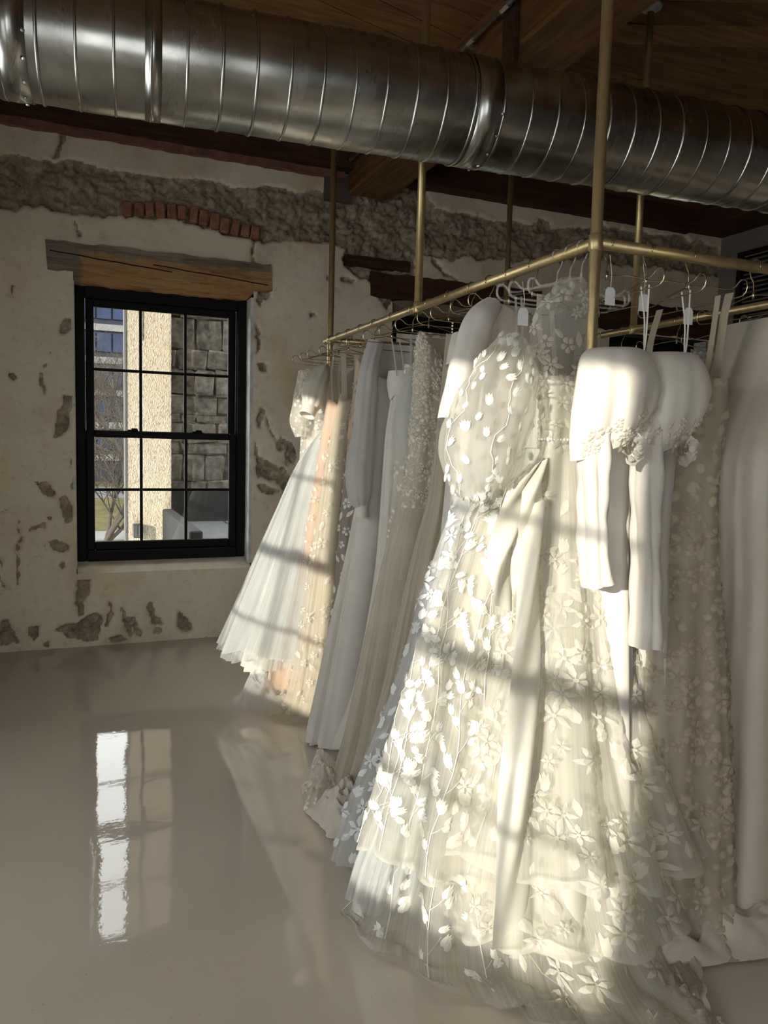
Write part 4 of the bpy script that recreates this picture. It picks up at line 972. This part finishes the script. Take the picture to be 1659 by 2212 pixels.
f = frame1(2.68, -.03); g = gown('heavily beaded ivory lace gown with a pale tulle skirt', f); make_hanger('wire_hanger', f, 'wire hanger of the beaded ivory lace gown')
K = [(1.83, .12, .12, .03, .03, .002), (1.78, .135, .13, .045, .04, .003), (1.5, .145, .14, .06, .06, .004), (1.32, .16, .15, .065, .065, .004), (1.15, .19, .17, .075, .07, .006)]
c = Cloth(f, K, 7, 11, 101, vneck=.12); c.mesh('bodice', FB['lace'], g, 90, 50); Cloth(f, [(z-.02, l*.93, r*.93, a*.85, b*.85, am) for z, l, r, a, b, am in K], 7, 11, 101, vneck=.2).mesh('lining', FB['lining_warm'], g, 60, 30)
scatter_flowers(c, g, 150, (PI*.85, PI*1.6), (.02, .99), 12, FB['petal'], ['blossom', 'blossom', 'leaf'], 'beaded_flower', .022, .62)
K = [(1.2, .18, .165, .07, .065, .004), (.97, .23, .2, .09, .08, .012), (.7, .28, .23, .11, .09, .02), (.25, .36, .28, .13, .1, .03), (.06, .41, .32, .15, .12, .034)]
Cloth(f, K, 15, 24, 102, hem=.02).mesh('skirt', FB['tulle_cream'], g, 110, 50); Cloth(f, [(z, l*.9, r*.9, a*.88, b*.88, am) for z, l, r, a, b, am in K], 13, 22, 103).mesh('underskirt', FB['lining'], g, 80, 30)
crumple('lace_train', .93, 2.80, .085, .19, .13, FB['lace'], g, 8, 50, -.5, 12)

f = frame1(2.50, .05); g = gown('cream tulle gown with chain-edged straps, between lace and lily gowns', f); make_hanger('wire_hanger', f, 'wire hanger of the cream tulle gown')
K = [(1.80, .10, .1, .03, .03, .002), (1.5, .12, .12, .05, .05, .003), (1.2, .15, .14, .06, .06, .005), (1.04, .19, .17, .075, .07, .01), (.53, .29, .24, .10, .09, .026), (.24, .36, .3, .11, .11, .034), (.10, .40, .33, .12, .12, .036)]
Cloth(f, K, 16, 26, 111, hem=.02, vneck=.2).mesh('skirt', FB['tulle_cream'], g, 130, 64); Cloth(f, [(z, l*.88, r*.9, a*.85, b*.85, am) for z, l, r, a, b, am in K], 13, 20, 112, vneck=.2).mesh('lining', FB['lining_warm'], g, 80, 40)
mb = MB()
for k in range(34):
    t = k/33; mb.lathe((f[0][0]-.10-.01*t, f[0][1]-.05, 1.83-.36*t), (0, 0, 1), [(-.004, 0), (-.0028, .0028), (0, .004), (.0028, .0028), (.004, 0)], 6)
mb.build('bead_chain', FB['pearl'], g, True)

f = frame1(2.37, -.04); g = gown('plain ivory gown with narrow rolled cap sleeve', f); make_hanger('wire_hanger', f, 'wire hanger of the cap-sleeved ivory gown')
Cloth(f, [(1.78, .10, .1, .04, .04, .002), (1.45, .13, .13, .055, .055, .003), (1.1, .15, .15, .06, .06, .006), (.08, .25, .25, .1, .1, .024)], 9, 15, 121, vneck=.1).mesh('skirt', FB['crepe'], g, 80, 44)
sleeve('sleeve', f, [(-.135, -.06, 1.765, .030), (-.15, -.075, 1.71, .034), (-.158, -.085, 1.66, .035)], FB['crepe'], g, .9, 3, .002, n=14)

f = frame1(2.24, .03); g = gown('cool white gown covered in tall lily lace, in the shade', f); make_hanger('wire_hanger', f, 'wire hanger of the lily lace gown')
K = [(1.66, .10, .1, .05, .05, .003), (1.4, .13, .12, .06, .06, .004), (1.22, .17, .14, .075, .07, .01), (1.07, .22, .19, .08, .08, .016), (.88, .28, .22, .09, .09, .022), (.66, .34, .26, .10, .1, .026), (.36, .45, .31, .12, .12, .03), (.18, .52, .34, .13, .13, .034), (.02, .56, .36, .14, .14, .036)]
c = Cloth(f, K, 13, 21, 131, hem=.015); c.mesh('skirt', FB['tulle'], g, 130, 70); Cloth(f, [(z, l*.92, r*.92, a*.88, b*.88, am*.8) for z, l, r, a, b, am in K], 12, 19, 132).mesh('lining', FB['chiffon'], g, 90, 44)
scatter_flowers(c, g, 130, (PI*.86, PI*1.42), (.24, .985), 13, FB['petal_cool'], ['lily', 'lily2', 'leaf', 'tulip', 'leaf'], 'flower', .06, 1.0)
for w in (-.08, -.03): strap(f, [(w, 0, 1.84), (w, -.03, 1.75), (w, -.05, 1.64)], FB['crepe'], g, .007)

f = frame1(2.10, -.06); g = gown('smooth ivory crepe gown with wide elbow-length sleeve', f); make_hanger('wire_hanger', f, 'wire hanger of the elbow-sleeved crepe gown')
Cloth(f, [(1.845, .13, .13, .03, .03, .001), (1.78, .17, .16, .05, .045, .003), (1.5, .14, .14, .06, .06, .004), (1.3, .14, .14, .06, .06, .004), (.06, .28, .28, .1, .1, .026)], 9, 14, 141, vneck=.06).mesh('body', FB['crepe_warm'], g, 84, 50)
sleeve('sleeve', f, [(-.14, -.01, 1.835, .030), (-.20, -.04, 1.77, .047), (-.235, -.06, 1.68, .052), (-.265, -.075, 1.57, .056), (-.285, -.085, 1.465, .060)], FB['crepe'], g, .85, 3, .004, seg=48, n=44, seed=7)
sleeve('sleeve', f, [(-.285, -.085, 1.468, .059), (-.28, -.083, 1.49, .055)], FB['crepe'], g, .85, 3, .003, n=5, seed=7)

# gown with vine embroidery and the big organza sleeve
f = frame1(1.97, .05); g = gown('organza gown with berry vine embroidery and huge balloon sleeve', f); make_hanger('plastic_hanger', f, 'clear plastic hanger of the vine-embroidered organza gown', .20, 'clear')
K = [(1.60, .12, .12, .06, .06, .003), (1.4, .13, .12, .065, .06, .004), (1.32, .16, .13, .08, .06, .008), (1.22, .25, .15, .11, .07, .018), (1.01, .335, .2, .15, .09, .03), (.8, .40, .24, .18, .11, .038), (.47, .495, .3, .23, .13, .048), (.30, .545, .33, .26, .15, .052), (.20, .565, .35, .285, .16, .058)]
c1 = Cloth(f, K, 11, 19, 151, hem=.03, sharp=.75); c1.mesh('skirt', FB['tulle_thin'], g, 200, 80); c1.hem_band(g, FB['tulle2'])
n_ = scatter_vines(c1, g, 9, (PI*.90, PI*1.5), (.24, .985), 17, FB['leaf'], 290, .056)
K2 = [(z, l*.90, r*.95, a*.88, b*.95, am*.9) for z, l, r, a, b, am in K[:-2]]+[(.27, .49, .33, .22, .15, .045), (.12, .54, .35, .30, .16, .05), (.004, .60, .38, .45, .17, .05), (.003, .625, .38, .56, .17, .04)]
c2 = Cloth(f, K2, 11, 19, 151, sharp=.75, ripple=.03); c2.mesh('second_skirt', FB['tulle_thin'], g, 200, 84); c2.hem_band(g, FB['tulle2'])
scatter_vines(c2, g, 7, (PI*.88, PI*1.5), (.80, .985), 19, FB['leaf'], 55, .052)
Cloth(f, [(z, l*(.93 if z > .6 else .84), r*.9, a*(.9 if z > .6 else .8), b*.9, am*.8) for z, l, r, a, b, am in K], 11, 19, 151, sharp=.75).mesh('lining', FB['lining'], g, 100, 50)
for i, k in enumerate((.93, .99)):
    Cloth(f, [(.5, .46*k, .25, .14, .20, .03), (.3, .53*k, .28, .15, .22, .03), (.16, .58*k, .3, .16, .24, .035), (.10-.05*i, .605*k, .3, .16, .24, .035)], 41+i*6, 63, 153+i, hem=.03, sharp=.6).mesh('petticoat', FB['tulle'], g, 420, 24)
sl = sleeve('sleeve', f, [(-.20, -.10, 1.685, .022), (-.225, -.12, 1.655, .062), (-.265, -.135, 1.57, .098), (-.315, -.145, 1.46, .118), (-.345, -.15, 1.37, .110), (-.345, -.15, 1.30, .078), (-.335, -.15, 1.25, .036)], FB['tulle2'], g, .78, 11, .011, seg=64, n=60, seed=11)
class Tube:       # sleeve surface for the appliqué
    def __init__(s, o, n, seg):
        V = np.empty(len(o.data.vertices)*3); o.data.vertices.foreach_get('co', V); s.G = V.reshape(n, seg, 3)+np.array(world_loc(o)); s.n, s.seg = n, seg; s.C = s.G.mean(1)
    def pt(s, i, k): return s.G[i, k % s.seg], s.G[i, k % s.seg]-s.C[i], s.C[min(i+1, s.n-1)]-s.C[max(i-1, 0)]
tb = Tube(sl, 60, 64); rr = random.Random(23); n0 = 0
for i in range(5, 58, 3):
    for k in range(0, 64, 3):
        p, nrm, ax = tb.pt(i, k+rr.randint(0, 2))
        if nrm[0]*.45+nrm[1]*.9 > -.012 and nrm[0] > -.03: continue
        if rr.random() > .42 or n0 > 85: continue
        nv = nrm/np.linalg.norm(nrm); a = ax/np.linalg.norm(ax); b = np.cross(nv, a); P, F, lift = SH['pod']; rot = rr.uniform(-1, 1); sc = rr.uniform(.8, 1.15)
        V = [p+nv*l_+ (b*(u*math.cos(rot)-v*math.sin(rot))-a*(u*math.sin(rot)+v*math.cos(rot)))*sc for (u, v), l_ in zip(P, lift)]
        link_mesh('leaf', V, F, FB['leaf'], sl); n0 += 1
mb = MB()
for k0 in (18, 30, 42, 54):
    mb.tube([tb.pt(i, k0+int(2*math.sin(i*.35)))[0]*1.0+tb.pt(i, k0)[1]*.02 for i in range(8, 57, 2)], .0014, 4, False)
mb.build('vine_embroidery', FB['thread'], sl, True)
for w in (-.17, -.19): strap(f, [(w+.03, -.02, 1.835), (w+.01, -.06, 1.75), (w-.02, -.10, 1.68)], FB['tulle2'], g, .007, 'hanging_loop')

# satin gown with waistband and bow tails
f = frame1(1.905, -.03); g = gown('cream satin gown with plain waistband and long bow tails', f); make_hanger('plastic_hanger', f, 'clear plastic hanger of the cream satin gown', .19, 'clear')
Cloth(f, [(1.62, .10, .1, .045, .045, .003), (1.45, .115, .11, .05, .05, .002)], 5, 8, 161, vneck=.05).mesh('bodice', FB['satin_cream'], g, 60, 16)
Cloth(f, [(1.455, .125, .12, .058, .055, .001), (1.395, .127, .12, .06, .055, .001)], 3, 5, 162).mesh('waistband', FB['satin_cream'], g, 60, 6)
K = [(1.40, .118, .112, .055, .05, .003), (1.2, .15, .14, .08, .06, .01), (.9, .20, .17, .11, .07, .018), (.5, .25, .2, .14, .08, .026), (.06, .29, .24, .18, .09, .032)]
Cloth(f, K, 7, 11, 163, sharp=1.2).mesh('skirt', FB['satin_cream'], g, 110, 60)
strap(f, [(-.10, -.0, 1.84), (-.115, -.03, 1.75), (-.10, -.045, 1.61)], FB['satin_cream'], g, .016)
strap(f, [(-.06, -.0, 1.84), (-.07, -.03, 1.75), (-.06, -.045, 1.60)], FB['satin_cream'], g, .014)
def ribbon(name, rows, mat, parent, frame, n=50, m=10):
    """rows: w, d, z, half-width vector (dw, dd), curl"""
    q = smooth_path([r[:6] for r in rows], n); o, ew, ed = frame; V = []
    for i in range(n):
        for k in range(m+1):
            s_ = k/m*2-1; cu = q[i, 5]*(1-s_*s_)*1.0+.012*math.sin(i*.25+s_*3)
            w = q[i, 0]+q[i, 3]*s_-cu*q[i, 4]*4; d = q[i, 1]+q[i, 4]*s_-cu; V.append((o[0]+w*ew[0]+d*ed[0], o[1]+w*ew[1]+d*ed[1], q[i, 2]+.01*math.sin(s_*2+i*.2)))
    F = [(i*(m+1)+k, i*(m+1)+k+1, (i+1)*(m+1)+k+1, (i+1)*(m+1)+k) for i in range(n-1) for k in range(m)]
    return link_mesh(name, V, F, mat, parent, True)
ribbon('bow_tail', [(-.13, -.07, 1.36, .02, .0, .01), (-.20, -.10, 1.28, .04, .01, .02), (-.255, -.13, 1.16, .045, .01, .025), (-.28, -.15, 1.05, .042, .015, .02), (-.27, -.16, .96, .036, .02, .02)], FB['satin_cream'], g, f)
ribbon('bow_tail', [(-.12, -.08, 1.36, .02, .0, .01), (-.17, -.12, 1.26, .035, .0, .025), (-.20, -.15, 1.12, .042, .01, .025), (-.215, -.165, 1.02, .045, .01, .02), (-.21, -.17, .95, .03, .0, .02)], FB['satin_cream'], g, f)
ribbon('satin_panel', [(-.16, -.13, 1.25, .03, .01, .02), (-.215, -.20, 1.0, .042, .01, .025), (-.255, -.255, .7, .052, .01, .03), (-.29, -.30, .4, .056, .01, .035), (-.31, -.325, .18, .056, .01, .03), (-.315, -.33, .10, .05, .01, .02)], FB['satin_cream'], g, f)

# lily-embroidered gown at the corner post
f = frame1(1.85, .03); g = gown('high-necked lily-embroidered gown with sheer bodice at the corner post', f); make_hanger('plastic_hanger', f, 'clear plastic hanger of the high-necked lily gown', .17, 'clear')
OFF = -.035
c0 = Cloth(((RX+OFF, 1.85), f[1], f[2]), [(1.88, .028, .03, .03, .025, .006), (1.85, .05, .055, .045, .03, .007), (1.75, .115, .095, .06, .045, .006), (1.66, .125, .095, .065, .045, .006), (1.57, .09, .08, .06, .045, .004), (1.48, .075, .07, .06, .05, .003), (1.38, .07, .075, .06, .05, .003)], 6, 9, 171)
c0.mesh('bodice', FB['net'], g, 90, 50); scatter_flowers(c0, g, 60, (PI*.75, PI*1.95), (.05, .96), 31, FB['petal'], ['lily2', 'blossom', 'leaf', 'lily2'], 'flower', .034, .85)
Cloth(((RX+OFF, 1.86), f[1], f[2]), [(1.60, .09, .08, .05, .04, .002), (1.38, .062, .066, .05, .042, .002)], 5, 8, 172).mesh('lining', FB['lining'], g, 48, 12)
mb = MB()
for k in range(26):
    th = PI*.95+PI*.95*k/25; p = c0.stick(th, .93, [(0, 0)], [.005])[0]; mb.lathe(p, (0, 0, 1), [(-.004, 0), (-.0028, .0028), (0, .004), (.0028, .0028), (.004, 0)], 6)
mb.build('pearl_belt', FB['pearl'], g, True)
fo = ((RX+OFF, 1.85), f[1], f[2])
KA = [(1.40, .068, .073, .058, .045, .003), (1.2, .11, .12, .10, .06, .014), (.96, .17, .20, .16, .08, .026), (.6, .27, .33, .25, .10, .042), (.42, .335, .43, .315, .12, .05), (.27, .375, .52, .37, .13, .06)]
ca = Cloth(fo, KA, 11, 19, 173, hem=.035, sharp=.75); ca.mesh('skirt', FB['tulle_thin'], g, 220, 84); ca.hem_band(g, FB['tulle2'])
scatter_flowers(ca, g, 215, (PI*.92, PI*1.98), (.10, .98), 33, FB['petal'], ['lily', 'lily2', 'tulip', 'leaf', 'tulip', 'lily'], 'flower', .047, .95)
KB = [(1.0, .15, .18, .15, .08, .016), (.6, .24, .30, .22, .1, .026), (.34, .285, .37, .27, .12, .04), (.2, .33, .40, .335, .13, .045), (.11, .375, .42, .41, .13, .05)]
cb = Cloth(fo, KB, 10, 17, 174, hem=.03, sharp=.75, tilt=.03); cb.mesh('second_skirt', FB['tulle_thin'], g, 200, 60); cb.hem_band(g, FB['tulle2'])
scatter_flowers(cb, g, 55, (PI*.95, PI*1.85), (.62, .98), 34, FB['petal'], ['lily', 'tulip', 'leaf', 'lily2'], 'flower', .062, 1.0)
KC = [(.6, .22, .28, .20, .1, .024), (.25, .27, .32, .27, .12, .034), (.06, .32, .27, .38, .12, .04), (.004, .36, .24, .52, .12, .045), (.003, .39, .2, .66, .12, .035)]
cc = Cloth(fo, KC, 9, 16, 175, sharp=.8, ripple=.03); cc.mesh('train', FB['tulle_thin'], g, 190, 60); cc.hem_band(g, FB['tulle2'])
scatter_flowers(cc, g, 55, (PI*1.0, PI*1.85), (.45, .985), 35, FB['petal'], ['lily', 'tulip', 'leaf', 'lily2'], 'flower', .062, 1.0)
Cloth(fo, [(z, l*.85, r*.85, a*.82, b*.9, am*.7) for z, l, r, a, b, am in KA[:-1]]+[(.06, .33, .42, .33, .12, .03)], 10, 16, 176).mesh('lining', FB['lining'], g, 100, 44)

# ================================================================== gowns on the front rail
def puff_gown(hx, label, hlabel, cx, long_end, seed):
    f = frame2(hx, .03); g = gown(label, f); make_hanger('wire_hanger', f, hlabel)
    d0 = cx-hx
    Cloth(f, [(1.60, .16, .16, .05, .06, .003), (1.45, .15, .15, .055, .06, .003), (1.2, .14, .14, .055, .06, .004), (.9, .16, .16, .06, .065, .008), (.05, .22, .22, .09, .09, .022)], 7, 11, seed).mesh('body', FB['crepe'], g, 84, 56)
    # shoulder puff: flat crown, full front, gathered diagonally at its lower edge
    fr = ((cx, RY0-.19), (1, 0), (0, 1)); K = [(1.655, .02, .02, .03, .03, .0), (1.652, .075, .05, .06, .05, .002), (1.630, .105, .085, .085, .06, .003), (1.59, .112, .108, .10, .065, .004), (1.545, .118, .122, .105, .065, .006), (1.50, .122, .112, .10, .06, .009), (1.46, .122, .085, .088, .055, .010), (1.42, .118, .03, .065, .05, .008)]
    pf = Cloth(fr, K, 8, 13, seed+1, sharp=1.2, tilt=.055); p = pf.mesh('puff_sleeve', FB['satin'], g, 100, 50)
    scatter_flowers(pf, p, 46, (PI*1.15, PI*2.1), (.76, .985), seed+2, FB['petal'], ['blossom', 'leaf', 'blossom'], 'lace_trim', .016, .52)
    # long narrow lower sleeve
    sx = d0-.075; sl = sleeve('long_sleeve', f, [(-.20, sx-.005, 1.51, .038), (-.205, sx-.004, 1.44, .045), (-.205, sx, 1.33, .046), (-.205, sx+.008, 1.2, .043), (-.205, sx+.02, 1.08, .042), (-.205, sx+.03, long_end, .046)], FB['crepe'], g, .7, 5, .009, n=60, seg=56, seed=seed)
    # rosette
    rc = np.array([cx+.0, RY0-.255, 1.405]); rr = random.Random(seed)
    for k in range(11):
        a = k*2.4; rad = .006+.0022*k; V = []; n, m = 7, 5
        for i in range(n):
            for j in range(m):
                u = (i/(n-1)-.5)*2; v = j/(m-1); an = a+u*.75; r_ = rad*(1+.45*v)+.004*v+.003*v*math.sin(u*5+k); h = -.022+.004*k*.5-.014*v*(1-u*u*.5)+.004*v*math.sin(u*4+k*2)
                V.append(rc+np.array([math.cos(an)*r_, h, math.sin(an)*r_*1.05]))
        F = [(i*m+j, i*m+j+1, (i+1)*m+j+1, (i+1)*m+j) for i in range(n-1) for j in range(m-1)]
        link_mesh('rosette_petal', V, F, FB['satin'], p, True)
    strap(f, [(-.17, 0, 1.83), (-.17, 0, 1.72), (-.17, -.01, 1.60)], FB['crepe'], g, .005); strap(f, [(-.14, 0, 1.83), (-.14, .02, 1.72), (-.15, .02, 1.60)], FB['crepe'], g, .005)
puff_gown(1.40, 'ivory crepe gown with satin puff sleeve and rosette, next to the corner post', 'wire hanger nearest the corner post on the front rail', 1.295, 1.05, 201)
puff_gown(1.54, 'second rosette crepe gown with puff sleeve and long sleeve reaching lower', 'wire hanger second from the corner post on the front rail', 1.465, .87, 215)

f = frame2(1.70, -.03); g = gown('tan blossom lace gown with wide straps on the front rail', f); make_hanger('wire_hanger', f, 'wire hanger of the tan blossom lace gown')
fr = ((1.665, RY0-.03), (0, 1), (1, 0))
K = [(1.60, .17, .15, .05, .05, .003), (1.5, .17, .16, .09, .06, .004), (1.3, .15, .15, .11, .055, .004), (1.1, .16, .16, .14, .08, .010), (.8, .19, .19, .19, .13, .018), (.4, .23, .22, .22, .15, .026), (.06, .27, .25, .25, .17, .03), (.004, .33, .27, .30, .2, .03)]
c = Cloth(fr, K, 11, 18, 231); c.mesh('skirt', FB['lace_tan'], g, 120, 70); Cloth(fr, [(z, l*.9, r*.9, a*.88, b*.88, am*.8) for z, l, r, a, b, am in K[:-1]], 11, 18, 231).mesh('lining', FB['lining_warm'], g, 84, 44)
scatter_flowers(c, g, 210, (PI*.75, PI*1.8), (.05, .985), 41, FB['lace_tan_petal'] if 'lace_tan_petal' in FB else FB['petal'], ['blossom', 'blossom', 'leaf'], 'blossom', .042, .95)
strap(f, [(-.17, -.01, 1.835), (-.175, -.03, 1.76), (-.17, -.04, 1.58)], FB['lace_tan_petal'], g, .03); strap(f, [(.12, 0, 1.835), (.12, -.03, 1.72), (.12, -.04, 1.58)], FB['lace_tan_petal'], g, .03)
strap(f, [(-.15, -.03, 1.83), (-.16, -.05, 1.72), (-.165, -.07, 1.58)], FB['lace_tan_petal'], g, .02)

f = frame2(1.96, .02); g = gown('heavy plain satin gown at the right edge pooling on the floor', f); make_hanger('wire_hanger', f, 'wire hanger of the heavy plain satin gown at right')
fr = ((1.96, RY0-.06), (0, 1), (1, 0))
Cloth(fr, [(1.80, .19, .17, .04, .05, .002), (1.6, .20, .18, .12, .08, .012), (1.35, .20, .18, .20, .09, .026), (.9, .21, .2, .165, .13, .036), (.4, .25, .23, .18, .17, .042), (.05, .30, .25, .23, .2, .045)], 7, 12, 241, sharp=.9).mesh('skirt', FB['satin_heavy'], g, 120, 66)
crumple('train', 1.74, 1.54, .34, .13, .10, FB['satin_heavy'], g, 6, 80, -.10, 8)
crumple('train_fold', 1.60, 1.66, .13, .10, .17, FB['satin_heavy'], g, 15, 56, .3, 7)

f = frame2(2.14, -.03); g = gown('ivory crepe gown mostly beyond the right edge of view', f); make_hanger('wire_hanger', f, 'wire hanger farthest right on the front rail')
Cloth(f, [(1.80, .18, .17, .03, .03, .002), (1.5, .17, .17, .06, .06, .004), (.9, .18, .18, .08, .08, .01), (.05, .26, .26, .13, .13, .026)], 8, 13, 251).mesh('skirt', FB['crepe'], g, 80, 44)

# ================================================================== gowns on the right rail, seen through the gap
for y, lb, mt, sd in ((2.15, 'draped chiffon gown on the rear rail nearest the front corner', 'chiffon', 301), (2.42, 'lace gown on the rear rail behind the tan blossom gown', 'lace', 302), (2.68, 'crepe gown on the rear rail just before its middle post', 'crepe', 303),
                   (3.05, 'ruched ivory gown on the rear rail behind its middle post', 'crepe_warm', 304), (3.35, 'cream tulle gown on the rear rail towards the far end', 'tulle_cream', 305), (3.7, 'satin gown on the rear rail close to the far corner', 'satin', 306)):
    f = frame3(y, random.uniform(-.06, .06)); g = gown(lb, f); make_hanger('wire_hanger', f, 'wire hanger of the '+lb)
    K = [(1.81, .17, .17, .025, .025, .003), (1.74, .16, .16, .04, .04, .005), (1.5, .15, .15, .06, .06, .006), (1.25, .14, .14, .06, .06, .006), (.9, .18, .18, .08, .08, .012), (.06, .32, .3, .13, .13, .03)]
    Cloth(f, K, 9, 15, sd, vneck=.12).mesh('skirt', FB[mt], g, 80, 44)
    if mt in ('lace', 'tulle_cream', 'chiffon'): Cloth(f, [(z-.03, l*.9, r*.9, a*.85, b*.85, am) for z, l, r, a, b, am in K], 9, 15, sd, vneck=.12).mesh('lining', FB['lining'], g, 60, 30)

# ================================================================== paper tags
for (x, y, z0, z1), lb in (((1.388, 1.755, 1.915, 1.845), 'white paper tag hanging beside the corner post'), ((1.505, 1.755, 1.905, 1.838), 'white paper tag second from the corner post'),
                    ((1.672, 1.755, 1.885, 1.815), 'white paper tag above the tan blossom lace gown'), ((1.175, 1.86, 1.84, 1.785), 'white paper tag by the clear hangers of the left rail')):
    t = empty('price_tag', (x, y, z1-.06), lb, 'tag', 'paper tags on the rack'); w = .0165; h = .048
    ring = [(-w, 0), (w, 0), (w, h*.8), (w*.55, h), (-w*.55, h), (-w, h*.8)]; V = [(x+a, y-.0006, z1-h+b) for a, b in ring]+[(x+a, y+.0006, z1-h+b) for a, b in ring]
    link_mesh('card', V, [(0,1,2,3,4,5), (11,10,9,8,7,6)]+[(i, i+6, (i+1) % 6+6, (i+1) % 6) for i in range(6)], FB['card'], t)
    MB().tube([(x, y, z1-.006), (x+.002, y, (z0+z1)/2), (x, y+.01, z0+.02)], .0009, 5).build('string', FB['thread'], t)
